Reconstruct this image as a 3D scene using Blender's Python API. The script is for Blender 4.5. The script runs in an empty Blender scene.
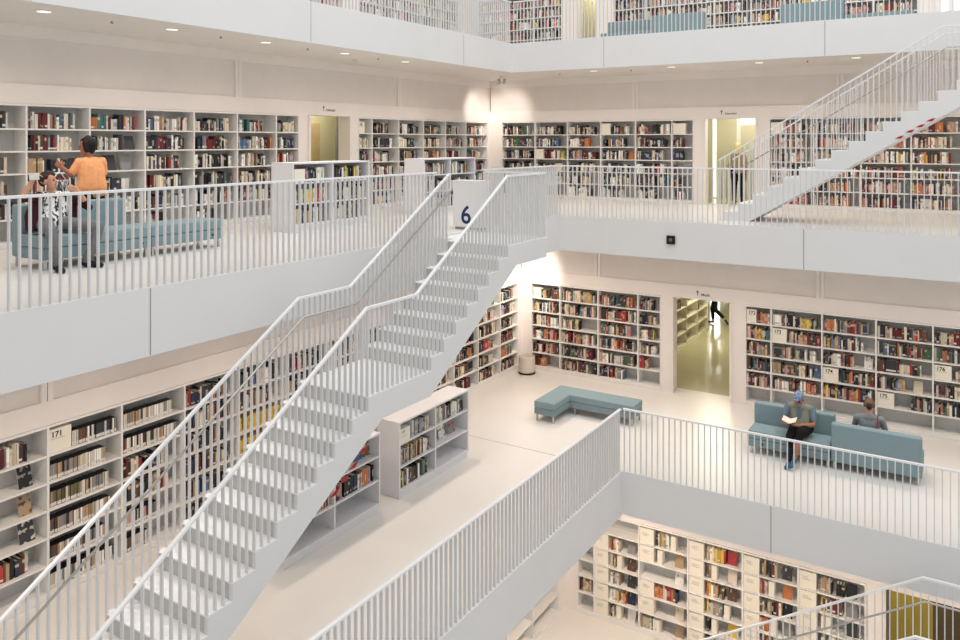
import bpy, math, random
from mathutils import Vector, Matrix
random.seed(11)
sc = bpy.context.scene
COL = sc.collection
PI = math.pi
V = Vector

# ------------------------------------------------------------------ materials
def lin(c):
    return tuple(((x / 12.92) if x <= 0.04045 else ((x + 0.055) / 1.055) ** 2.4) for x in c)

def hexc(h):
    h = h.lstrip('#')
    return tuple(int(h[i:i + 2], 16) / 255 for i in (0, 2, 4))

def mat(name, srgb, rough=0.6, noise=0.03, scale=6.0, metal=0.0, bump=0.0, bscale=80.0, emit=None, estr=0.0, spec=0.4):
    m = bpy.data.materials.new(name)
    m.use_nodes = True
    nt = m.node_tree
    b = nt.nodes['Principled BSDF']
    b.inputs['Roughness'].default_value = rough
    b.inputs['Metallic'].default_value = metal
    b.inputs['Specular IOR Level'].default_value = spec
    c = lin(srgb)
    tc = nt.nodes.new('ShaderNodeTexCoord')
    nz = nt.nodes.new('ShaderNodeTexNoise')
    nz.inputs['Scale'].default_value = scale
    nz.inputs['Detail'].default_value = 3
    nt.links.new(tc.outputs['Object'], nz.inputs['Vector'])
    rp = nt.nodes.new('ShaderNodeValToRGB')
    rp.color_ramp.elements[0].position = 0.3
    rp.color_ramp.elements[1].position = 0.7
    rp.color_ramp.elements[0].color = tuple(x * (1 - noise) for x in c) + (1,)
    rp.color_ramp.elements[1].color = tuple(min(1, x * (1 + noise)) for x in c) + (1,)
    nt.links.new(nz.outputs['Fac'], rp.inputs['Fac'])
    nt.links.new(rp.outputs['Color'], b.inputs['Base Color'])
    if bump:
        n2 = nt.nodes.new('ShaderNodeTexNoise')
        n2.inputs['Scale'].default_value = bscale
        nt.links.new(tc.outputs['Object'], n2.inputs['Vector'])
        bp = nt.nodes.new('ShaderNodeBump')
        bp.inputs['Strength'].default_value = bump
        bp.inputs['Distance'].default_value = 0.01
        nt.links.new(n2.outputs['Fac'], bp.inputs['Height'])
        nt.links.new(bp.outputs['Normal'], b.inputs['Normal'])
    if emit:
        b.inputs['Emission Color'].default_value = lin(emit) + (1,)
        b.inputs['Emission Strength'].default_value = estr
    return m

M = {}
M['fascia'] = mat('fascia_paint', (.885, .885, .885), .55, .012, 1.5)
M['wall'] = mat('wall_paint', (.93, .905, .885), .7, .012, 2)
M['acoustic'] = mat('acoustic_panel_paint', (.90, .872, .85), .8, .02, 3, bump=.1, bscale=300)
M['ceiling'] = mat('ceiling_paint', (.88, .865, .84), .7, .015, 2)
M['floor'] = mat('pale_floor_coating', (.90, .89, .87), .32, .02, .8)
M['shelf'] = mat('white_shelf_laminate', (.92, .915, .90), .45, .012, 4)
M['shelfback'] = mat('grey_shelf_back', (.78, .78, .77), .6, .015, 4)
M['lowcase'] = mat('grey_white_laminate', (.90, .90, .91), .45, .012, 4)
M['rail'] = mat('white_rail_paint', (.93, .93, .93), .4, .01, 4)
M['bar'] = mat('pale_grey_bar_paint', (.86, .86, .86), .45, .01, 4)
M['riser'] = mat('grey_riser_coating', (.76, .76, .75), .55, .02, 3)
M['steel'] = mat('brushed_steel', (.72, .71, .69), .3, .04, 30, metal=.6)
M['step'] = mat('step_coating', (.93, .93, .93), .5, .015, 3)
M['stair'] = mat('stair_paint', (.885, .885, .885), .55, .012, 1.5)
M['teal'] = mat('teal_fabric', (.525, .605, .625), .95, .06, 60, bump=.15, bscale=400, spec=.1)
M['tealdark'] = mat('teal_fabric_base', (.505, .58, .60), .95, .06, 60, bump=.15, bscale=400, spec=.1)
M['chrome'] = mat('chrome_leg', (.75, .75, .75), .25, .02, 20, metal=.9)
M['dark'] = mat('dark_gap', (.16, .16, .16), .6, .05, 20)
M['black'] = mat('black_plastic', (.05, .05, .05), .4, .1, 20)
M['seam'] = mat('joint_seam', (.62, .61, .60), .7, .05, 20)
M['seam2'] = mat('floor_joint', (.62, .60, .57), .7, .05, 20)
M['navy'] = mat('navy_lettering', (.06, .17, .36), .5, .03, 20)
M['inkgrey'] = mat('grey_lettering', (.42, .42, .42), .6, .03, 20)
M['inkblack'] = mat('black_lettering', (.15, .14, .13), .6, .03, 20)
M['cream'] = mat('cream_board', (.93, .91, .85), .6, .015, 10)
M['red'] = mat('red_warning_foam', (.66, .11, .14), .6, .04, 20)
M['paper'] = mat('book_pages', (.90, .87, .80), .8, .05, 60)
M['bin'] = mat('cream_perforated_metal', (.83, .80, .75), .5, .03, 40)
M['olive'] = mat('olive_yellow_wall', (.80, .78, .67), .7, .03, 1.5)
M['olivedark'] = mat('mustard_wall', (.66, .60, .30), .7, .05, 2)
M['brown'] = mat('brown_panel', (.36, .32, .25), .6, .05, 5)
M['oak'] = mat('tan_wood_door', (.76, .67, .51), .5, .08, 5)
M['yfloor'] = mat('yellow_green_floor', (.82, .80, .69), .13, .03, 1, spec=.7)
M['pane'] = mat('bright_window_pane', (.95, .96, 1), .3, .01, 5, emit=(.96, .98, 1), estr=1.05)
M['downlight'] = mat('downlight_glass', (1, .98, .94), .4, .01, 20, emit=(1, .97, .92), estr=1.0)
M['skin'] = mat('skin', (.80, .60, .49), .55, .06, 20)
M['eye'] = mat('eye_dark', (.12, .09, .08), .3, .05, 20)
M['lip'] = mat('lips', (.62, .36, .32), .5, .05, 20)

def book_mat(name, use_attr):
    m = bpy.data.materials.new(name)
    m.use_nodes = True
    nt = m.node_tree
    b = nt.nodes['Principled BSDF']
    b.inputs['Roughness'].default_value = .5
    if use_attr:
        a = nt.nodes.new('ShaderNodeAttribute')
        a.attribute_name = 'Col'
        nt.links.new(a.outputs['Color'], b.inputs['Base Color'])
    else:
        a = nt.nodes.new('ShaderNodeObjectInfo')
        nt.links.new(a.outputs['Color'], b.inputs['Base Color'])
    return m
M['coverattr'] = book_mat('printed_covers', True)
M['cover'] = book_mat('printed_cover', False)

def band_mat(name, lo, hi, srgb):
    """cover colour with a paler or darker label band across the spine, by generated height"""
    m = bpy.data.materials.new(name)
    m.use_nodes = True
    nt = m.node_tree
    b = nt.nodes['Principled BSDF']
    b.inputs['Roughness'].default_value = .45
    oi = nt.nodes.new('ShaderNodeObjectInfo')
    tc = nt.nodes.new('ShaderNodeTexCoord')
    sp = nt.nodes.new('ShaderNodeSeparateXYZ')
    nt.links.new(tc.outputs['Generated'], sp.inputs[0])
    g = nt.nodes.new('ShaderNodeMath'); g.operation = 'GREATER_THAN'; g.inputs[1].default_value = lo
    l = nt.nodes.new('ShaderNodeMath'); l.operation = 'LESS_THAN'; l.inputs[1].default_value = hi
    nt.links.new(sp.outputs['Z'], g.inputs[0]); nt.links.new(sp.outputs['Z'], l.inputs[0])
    mu = nt.nodes.new('ShaderNodeMath'); mu.operation = 'MULTIPLY'
    nt.links.new(g.outputs[0], mu.inputs[0]); nt.links.new(l.outputs[0], mu.inputs[1])
    mx = nt.nodes.new('ShaderNodeMix'); mx.data_type = 'RGBA'
    nt.links.new(mu.outputs[0], mx.inputs[0])
    nt.links.new(oi.outputs['Color'], mx.inputs[6])
    mx.inputs[7].default_value = lin(srgb) + (1,)
    nt.links.new(mx.outputs[2], b.inputs['Base Color'])
    return m
M['coverband'] = band_mat('cover_with_label', .10, .24, (.88, .87, .83))
M['coverband2'] = band_mat('cover_with_title', .62, .80, (.80, .74, .60))
M['discspine'] = band_mat('disc_sleeve', .04, .26, (.88, .87, .84))

# ------------------------------------------------------------------ mesh helpers
ORG = {}

class MB:
    def __init__(s):
        s.v, s.f, s.mi, s.ms = [], [], [], []
    def slot(s, m):
        if m not in s.ms:
            s.ms.append(m)
        return s.ms.index(m)
    def box(s, x0, x1, y0, y1, z0, z1, m=None):
        x0, x1 = min(x0, x1), max(x0, x1); y0, y1 = min(y0, y1), max(y0, y1); z0, z1 = min(z0, z1), max(z0, z1)
        n = len(s.v)
        s.v += [(x0, y0, z0), (x1, y0, z0), (x1, y1, z0), (x0, y1, z0), (x0, y0, z1), (x1, y0, z1), (x1, y1, z1), (x0, y1, z1)]
        s.f += [(n, n + 3, n + 2, n + 1), (n + 4, n + 5, n + 6, n + 7), (n, n + 1, n + 5, n + 4), (n + 1, n + 2, n + 6, n + 5), (n + 2, n + 3, n + 7, n + 6), (n + 3, n, n + 4, n + 7)]
        s.mi += [s.slot(m)] * 6
        return s
    def poly(s, pts, m=None):
        n = len(s.v)
        s.v += [tuple(p) for p in pts]
        s.f.append(tuple(range(n, n + len(pts)))); s.mi.append(s.slot(m))
        return s
    def prism(s, A, B, m=None):
        """two matching loops joined by side faces"""
        n = len(s.v); k = len(A)
        s.v += [tuple(p) for p in A] + [tuple(p) for p in B]
        s.f.append(tuple(range(n + k - 1, n - 1, -1))); s.f.append(tuple(range(n + k, n + 2 * k)))
        for i in range(k):
            j = (i + 1) % k
            s.f.append((n + i, n + j, n + k + j, n + k + i))
        s.mi += [s.slot(m)] * (k + 2)
        return s
    def tube(s, pts, rad, m=None, n=10, caps=True):
        pts = [V(p) for p in pts]
        if not isinstance(rad, (list, tuple)):
            rad = [rad] * len(pts)
        rings = []
        ref = None
        seq = []
        for i, p in enumerate(pts):
            a = pts[max(0, i - 1)]; b = pts[min(len(pts) - 1, i + 1)]
            seq.append((p, (b - a).normalized(), rad[i]))
        if caps == 'round':
            ex = []
            p, d, r = seq[0]
            for t in (-.95, -.6):
                ex.append((p + d * (r * t), d, r * math.sqrt(1 - t * t)))
            tail = []
            p, d, r = seq[-1]
            for t in (.6, .95):
                tail.append((p + d * (r * t), d, r * math.sqrt(1 - t * t)))
            seq = ex + seq + tail
        base = len(s.v)
        for p, d, r in seq:
            if ref is None:
                ref = d.orthogonal().normalized()
            ref = (ref - d * ref.dot(d))
            ref = ref.normalized() if ref.length > 1e-6 else d.orthogonal().normalized()
            q = d.cross(ref)
            for k in range(n):
                a = 2 * PI * k / n
                s.v.append(tuple(p + (ref * math.cos(a) + q * math.sin(a)) * r))
        k = s.slot(m)
        for i in range(len(seq) - 1):
            for j in range(n):
                a = base + i * n + j; b = base + i * n + (j + 1) % n
                s.f.append((a, b, b + n, a + n)); s.mi.append(k)
        s.f.append(tuple(base + j for j in range(n - 1, -1, -1))); s.mi.append(k)
        e = base + (len(seq) - 1) * n
        s.f.append(tuple(e + j for j in range(n))); s.mi.append(k)
        return s
    def lathe(s, c, prof, m=None, n=28):
        base = len(s.v)
        for r, z in prof:
            for j in range(n):
                a = 2 * PI * j / n
                s.v.append((c[0] + r * math.cos(a), c[1] + r * math.sin(a), c[2] + z))
        k = s.slot(m)
        for i in range(len(prof) - 1):
            for j in range(n):
                a = base + i * n + j; b = base + i * n + (j + 1) % n
                s.f.append((a, b, b + n, a + n)); s.mi.append(k)
        s.f.append(tuple(base + j for j in range(n - 1, -1, -1))); s.mi.append(k)
        e = base + (len(prof) - 1) * n
        s.f.append(tuple(e + j for j in range(n))); s.mi.append(k)
        return s
    def build(s, name, m=None, parent=None, smooth=False, bevel=0, origin=None):
        o0 = ORG.get(parent.name, V((0, 0, 0))) if parent else V((0, 0, 0))
        og = V(origin) if origin is not None else o0
        me = bpy.data.meshes.new(name)
        me.from_pydata([(x - og.x, y - og.y, z - og.z) for x, y, z in s.v], [], s.f)
        for q in s.ms:
            me.materials.append(q or m)
        me.polygons.foreach_set('material_index', s.mi)
        if smooth:
            me.polygons.foreach_set('use_smooth', [True] * len(s.f))
        me.update()
        o = bpy.data.objects.new(name, me)
        COL.objects.link(o)
        if parent:
            o.parent = parent
            o.location = og - o0
        else:
            o.location = og
        ORG[o.name] = og
        if bevel:
            b = o.modifiers.new('soft_edge', 'BEVEL'); b.width = bevel; b.segments = 3; b.limit_method = 'ANGLE'; b.angle_limit = 1.0
        return o

def tag(o, label=None, cat=None, group=None, kind=None):
    if label: o['label'] = label
    if cat: o['category'] = cat
    if group: o['group'] = group
    if kind: o['kind'] = kind
    return o

def thing(name, loc, label, cat, group=None):
    o = bpy.data.objects.new(name, None)
    o.empty_display_size = .1
    COL.objects.link(o)
    o.location = loc
    ORG[o.name] = V(loc)
    return tag(o, label, cat, group)

def struct(name, boxes, m, label=None, bevel=0):
    b = MB()
    for q in boxes:
        b.box(*q[:6], m=(q[6] if len(q) > 6 else m))
    o = b.build(name, m, bevel=bevel)
    tag(o, label, None, None, 'structure')
    return o

def text(name, body, loc, axis, size, m, parent, bold=0.0, align='LEFT'):
    cu = bpy.data.curves.new(name, 'FONT')
    cu.body = body; cu.size = size; cu.extrude = .0015; cu.offset = bold; cu.align_x = align
    cu.materials.append(m)
    tmp = bpy.data.objects.new(name, cu)
    COL.objects.link(tmp)
    dg0 = bpy.context.evaluated_depsgraph_get()
    me = bpy.data.meshes.new_from_object(tmp.evaluated_get(dg0))
    bpy.data.objects.remove(tmp)
    me.name = name
    if not me.materials: me.materials.append(m)
    o = bpy.data.objects.new(name, me)
    COL.objects.link(o)
    o.rotation_euler = (PI / 2, 0, PI / 2 if axis == 'L' else 0)
    if parent:
        o.parent = parent
        o.location = V(loc) - ORG[parent.name]
    else:
        o.location = loc
    return o

# ------------------------------------------------------------------ the hall: plan numbers (metres)
H = 4.14
LEV = {4: -2 * H, 5: -H, 6: 0.0, 7: H}
EDGE = {5: (-5.25, 13.1), 6: (-7.70, 15.55), 7: (-10.25, 18.0)}     # void edge: x of the left gallery, y of the back gallery
WALL = {4: (-7.45, 15.35), 5: (-9.90, 17.85), 6: (-12.35, 20.35), 7: (-14.85, 22.80)}
XEND, YEND = 4.2, -2.5
FT = .742                                                        # slab edge height
SHT = 2.19                                                       # height of the built-in shelving

def Lmap(w):
    return lambda a0, a1, d0, d1, z0, z1, *m: (w - d1, w - d0, a0, a1, z0, z1) + m
def Rmap(w):
    return lambda a0, a1, d0, d1, z0, z1, *m: (a0, a1, w + d0, w + d1, z0, z1) + m

# floors, soffits and slab edges
for lv, nm in ((5, 'lower'), (6, 'middle'), (7, 'upper')):
    z = LEV[lv]; ex, ey = EDGE[lv]; wx, wy = WALL[lv]
    bx = [(wx - .4, ex - .06, YEND, ey + .06, z - .08, z), (wx - .4, XEND, ey + .06, wy + .4, z - .08, z)]
    struct('floor_' + nm, bx, M['floor'], 'pale coated floor of the %s gallery' % nm)
    lw = WALL[lv - 1]
    struct('ceiling_' + nm, [(min(wx, lw[0]) - .4, ex - .06, YEND, ey + .06, z - FT, z - FT + .05), (min(wx, lw[0]) - .4, XEND, ey + .06, max(wy, lw[1]) + .4, z - FT, z - FT + .05)],
           M['ceiling'], 'flat pale soffit beneath the %s gallery' % nm)
    struct('trim_%d' % (lv * 2), [(ex - .06, ex, YEND, ey, z - FT, z + .012)], M['fascia'], 'plain white slab edge of the %s left gallery' % nm)
    struct('trim_%d' % (lv * 2 + 1), [(ex - .06, XEND, ey, ey + .06, z - FT, z + .012)], M['fascia'], 'plain white slab edge of the %s back gallery' % nm)
# visible panel joints in the slab edges
seams = []
for y in (5.51, 10.62):
    seams.append((-7.70, -7.697, y - .007, y + .007, -FT + .01, 0))
seams.append((-2.717, -2.703, 15.547, 15.55, -FT + .01, 0))
seams.append((-2.777, -2.763, 13.097, 13.1, -H - FT + .01, -H))
seams.append((-2.727, -2.713, 17.997, 18.0, H - FT + .01, H))
seams += [(-10.25, -10.247, y - .005, y + .005, H - FT + .01, H) for y in (5.6, 10.64, 15.7)]
seams.append((-7.70, -7.69, 17.997, 18.0, H - FT + .01, H))
struct('trim_1', seams, M['seam'], 'thin dark panel joints in the white slab edges')
struct('trim_2', [(-9.5, -5.34, 13.12, 13.132, -H, -H + .0015)], M['seam2'], 'thin dark joint line across the lower gallery floor')
struct('floor_bottom', [(-7.85, XEND, -2.5, 15.75, -2 * H - .1, -2 * H)], M['floor'], 'pale floor at the bottom of the hall')

# walls: openings are (a0, a1) intervals left free for bookcases and doorways
def wall(side, lv, runs, doors, a_end0, a_end1, ztop, seams_at, label):
    w = WALL[lv][0 if side == 'L' else 1]; z = LEV[lv]
    mp = Lmap(w) if side == 'L' else Rmap(w)
    bx = []
    op = sorted(runs + doors)
    a = a_end0
    for o0, o1 in op:
        if o0 - a > .005:
            bx.append(mp(a, o0, 0, .36, z, z + SHT))
        a = max(a, o1)
    if a_end1 - a > .005:
        bx.append(mp(a, a_end1, 0, .36, z, z + SHT))
    # upper wall: plain band, recessed acoustic panel, plain band
    bx.append(mp(a_end0, a_end1, 0, .36, z + SHT, z + 2.49))
    bx.append(mp(a_end0, a_end1, .05, .36, z + 2.49, ztop - .19, M['acoustic']))
    bx.append(mp(a_end0, a_end1, 0, .36, ztop - .19, ztop))
    for s in seams_at:
        bx.append(mp(s - .075, s - .006, 0, .05, z + 2.49, ztop - .19))
        bx.append(mp(s + .006, s + .075, 0, .05, z + 2.49, ztop - .19))
    names = {4: 'bottom', 5: 'lower', 6: 'middle', 7: 'upper'}
    return struct('wall_%s_%s' % ('left' if side == 'L' else 'back', names[lv]), bx, M['wall'], label)

def divs(start, stop, step):
    """divider lines of a run, from start, in modules, ending with a cut bay at stop"""
    out = [start]
    while out[-1] + step < stop - .05:
        out.append(out[-1] + step)
    out.append(stop)
    return out

RUN = {}
RUN['6L1'] = [1.555 + 1.025 * i for i in range(11)] + [12.46]
RUN['6L2'] = [14.38, 14.89, 15.93, 16.98, 18.01, 19.03, 20.22]
RUN['6R1'] = [-11.95, -10.83, -9.80, -8.79, -7.79, -6.79, -6.21]
RUN['6R2'] = [-4.35 + 1.025 * i for i in range(9)]
RUN['5L1'] = [16.79 - 1.0152 * i for i in range(14, -1, -1)] + [17.68]
RUN['5R1'] = [-9.62, -8.80, -7.78, -6.77, -6.21]
RUN['5R2'] = [-4.32, -3.77, -2.755, -1.742, -.743, .28, 1.30, 2.33, 3.35]
RUN['4R1'] = [-7.17, -6.78, -5.80, -4.80, -3.76, -2.77, -1.65]
RUN['4L1'] = [8.8 + 1.02 * i for i in range(6)] + [15.05]
RUN['7L1'] = [7.4 + 1.025 * i for i in range(10)]
RUN['7L2'] = [17.35 + 1.02 * i for i in range(5)] + [22.45]
RUN['7R1'] = [-14.30, -13.24, -12.2, -11.17]
RUN['7R2'] = [-9.45 + 1.025 * i for i in range(8)] + [-1.25]
ends = lambda *ks: [(RUN[k][0], RUN[k][-1]) for k in ks]
ZT = lambda lv: LEV[lv + 1] - FT
wall('L', 6, ends('6L1', '6L2'), [(12.72, 14.10)], YEND, 20.71, ZT(6), [5.70, 10.82, 15.98], 'left wall of the middle gallery above and between its bookcases')
wall('R', 6, ends('6R1', '6R2'), [(-5.95, -4.62)], -12.35, XEND + .7, ZT(6), [-7.80, -2.75, 2.3], 'back wall of the middle gallery above and between its bookcases')
wall('L', 5, ends('5L1'), [], YEND, 18.21, ZT(5), [5.62, 10.7, 15.8], 'left wall of the lower gallery above its bookcase')
wall('R', 5, ends('5R1', '5R2'), [(-5.95, -4.60)], -9.90, XEND, ZT(5), [-7.8, -2.79, 2.2], 'back wall of the lower gallery above and between its bookcases')
wall('L', 4, ends('4L1'), [], 5.0, 15.71, ZT(4), [], 'left wall at the bottom of the hall')
wall('R', 4, ends('4R1'), [(-1.34, .30)], -7.45, XEND, ZT(4), [], 'back wall at the bottom of the hall')
wall('L', 7, ends('7L1', '7L2'), [], 0.0, 23.16, 2 * H - FT, [], 'left wall of the upper gallery')
wall('R', 7, ends('7R1', '7R2'), [(-10.62, -9.72), (-.95, .6)], -14.85, XEND, 2 * H - FT, [], 'back wall of the upper gallery')

# ------------------------------------------------------------------ built-in bookcases
ROWS = 6
RH = .344
BZ = .09
def run_bookcase(key, label, depth=.31, name='built_in_bookcase'):
    lv = int(key[0]); side = key[1]
    w = WALL[lv][0 if side == 'L' else 1]; z = LEV[lv]
    mp = Lmap(w) if side == 'L' else Rmap(w)
    D = RUN[key]
    p = mp((D[0] + D[-1]) / 2, 0, 0, 0, z, z)
    t = thing(name, (p[0], (D[0] + D[-1]) / 2, z) if side == 'L' else ((D[0] + D[-1]) / 2, w, z), label, 'bookcase')
    e = .004
    MB().box(*mp(D[0] + e, D[-1] - e, depth, depth + .02, z, z + SHT - e)).build('back_panel', M['shelfback'], t)
    MB().box(*mp(D[0] + e, D[-1] - e, -.012, depth, z + e, z + BZ)).build('plinth', M['shelf'], t)
    MB().box(*mp(D[0] + e, D[-1] - e, -.012, depth, z + BZ + ROWS * RH, z + SHT - e)).build('top_panel', M['shelf'], t)
    for i, a in enumerate(D):
        a0, a1 = (a + e, a + .028) if i == 0 else ((a - .028, a - e) if i == len(D) - 1 else (a - .014, a + .014))
        MB().box(*mp(a0, a1, -.012, depth, z + BZ, z + BZ + ROWS * RH)).build('divider', M['shelf'], t)
    for i in range(len(D) - 1):
        for r in range(1, ROWS):
            MB().box(*mp(D[i] + (.028 if i == 0 else .014), D[i + 1] - (.028 if i == len(D) - 2 else .014), -.006, depth, z + BZ + r * RH - .024, z + BZ + r * RH)).build('shelf', M['shelf'], t)
    return t
run_bookcase('6L1', 'long white built-in bookcase behind the seated man and woman in orange')
run_bookcase('6L2', 'white built-in bookcase between the left doorway and bright corner of the middle gallery')
run_bookcase('6R1', 'white built-in bookcase right of the bright corner, above the black loudspeaker')
run_bookcase('6R2', 'white built-in bookcase behind the upper right staircase')
run_bookcase('5L1', 'long white built-in bookcase behind the big staircase, holding the 171 board')
run_bookcase('5R1', 'white built-in bookcase behind the L-shaped teal bench')
run_bookcase('5R2', 'white built-in bookcase behind the two seated readers')
run_bookcase('4R1', 'cream bookcase with many blank boards at the bottom of the hall')
run_bookcase('4L1', 'sparsely filled bookcase glimpsed at the lowest left wall')
run_bookcase('7L1', 'left part of the bookcase behind the upper left railing')
run_bookcase('7L2', 'bookcase running into the corner behind the upper left railing')
run_bookcase('7R1', 'bookcase left of the topmost yellow doorway')
run_bookcase('7R2', 'bookcase behind the teal sofas on the top gallery')

# free-standing low bookcases
def low_bookcase(x1, y0, y1, z, depth, label):
    t = thing('low_bookcase', (x1 - depth / 2, (y0 + y1) / 2, z), label, 'bookcase', 'low free-standing bookcases')
    x0 = x1 - depth; m = M['lowcase']; h = 1.235
    MB().box(x0 + .02, x1 - .02, y0 + .02, y1 - .02, z, z + .10).build('plinth', m, t)
    MB().box(x0, x1, y0, y1, z + h - .03, z + h).build('top_panel', m, t, bevel=.003)
    MB().box(x0, x0 + .02, y0 + .03, y1 - .03, z + .10, z + h - .03).build('back_panel', M['shelfback'], t)
    for y in (y0, y1 - .03):
        MB().box(x0, x1, y, y + .03, z + .10, z + h - .03).build('side_panel', m, t)
    ym = (y0 + y1) / 2
    MB().box(x0 + .02, x1 - .01, ym - .014, ym + .014, z + .145, z + h - .03).build('divider', m, t)
    MB().box(x0 + .02, x1 - .004, y0 + .03, y1 - .03, z + .10, z + .145).build('shelf', m, t)
    for q in (.51, .88):
        for a, b in ((y0 + .03, ym - .014), (ym + .014, y1 - .03)):
            MB().box(x0 + .02, x1 - .008, a, b, z + q - .024, z + q).build('shelf', m, t)
    return t
LOW = {'A': (-10.18, 10.12, 12.2, 0.0, .53), 'B': (-10.18, 14.02, 16.1, 0.0, .53), 'C': (-7.87, 10.17, 12.22, -H, .45), 'D': (-7.87, 7.65, 9.69, -H, .45)}
low_bookcase(*LOW['A'], 'low white bookcase standing before the left doorway of the middle gallery')
low_bookcase(*LOW['B'], 'low white bookcase standing behind the number 6 panel')
low_bookcase(*LOW['C'], 'low white bookcase with three covers on display, just right of the big staircase')
low_bookcase(*LOW['D'], 'low white bookcase half hidden under the big staircase')

# ------------------------------------------------------------------ railings
BAR = {}
def bar_mesh(axis, h):
    k = (axis, round(h, 3))
    if k not in BAR:
        b = MB()
        if axis == 'y': b.box(-.019, .019, -.007, .007, 0, h)
        else: b.box(-.007, .007, -.019, .019, 0, h)
        o = b.build('baluster', M['bar'])
        me = o.data
        bpy.data.objects.remove(o)
        BAR[k] = me
    return BAR[k]

def put_bar(parent, axis, p, h):
    o = bpy.data.objects.new('baluster', bar_mesh(axis, h))
    COL.objects.link(o)
    o.parent = parent
    o.location = V(p) - ORG[parent.name]

def gallery_railing(axis, c, a0, a1, z, label, order='near_low', h=1.10):
    """straight balustrade; the hundred bars nearest the camera are parts, the others one 'balusters' part"""
    t = thing('gallery_railing', (c, (a0 + a1) / 2, z) if axis == 'y' else ((a0 + a1) / 2, c, z), label, 'railing', 'white balustrades along the gallery edges')
    b = MB()
    if axis == 'y': b.box(c - .022, c + .022, a0, a1, z + h - .03, z + h)
    else: b.box(a0, a1, c - .022, c + .022, z + h - .03, z + h)
    b.build('top_rail', M['rail'], t, bevel=.004)
    n = int((a1 - a0 - .02) / .1)
    pos = [a0 + .02 + i * .1 for i in range(n + 1)]
    cam = V((0, 0))
    pos.sort(key=lambda a: (V((c, a)) if axis == 'y' else V((a, c))).length)
    for a in pos[:100]:
        put_bar(t, axis, (c, a, z + .012) if axis == 'y' else (a, c, z + .012), h - .042)
    if pos[100:]:
        b = MB()
        for a in pos[100:]:
            if axis == 'y': b.box(c - .019, c + .019, a - .007, a + .007, z + .012, z + h - .03)
            else: b.box(a - .007, a + .007, c - .019, c + .019, z + .012, z + h - .03)
        tag(b.build('balusters', M['bar'], t), kind='stuff')
    return t
gallery_railing('y', -7.735, 1.9, 11.0, 0, 'white balustrade before the seated man on the middle left gallery')
gallery_railing('y', -7.735, 12.52, 15.56, 0, 'short white balustrade between the stair landing and the inner corner')
gallery_railing('x', 15.585, -7.70, 2.2, 0, 'white balustrade along the middle back gallery above the loudspeaker')
gallery_railing('y', -5.285, 4.0, 13.08, -H, 'white balustrade sloping down across the bottom centre of the photo')
gallery_railing('x', 13.135, -5.25, 1.6, -H, 'white balustrade before the two readers on the lower gallery')
gallery_railing('y', -10.285, 8.3, 18.0, H, 'white balustrade along the top left gallery')
gallery_railing('x', 18.035, -10.24, .8, H, 'white balustrade before the teal sofas of the top gallery')

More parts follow.
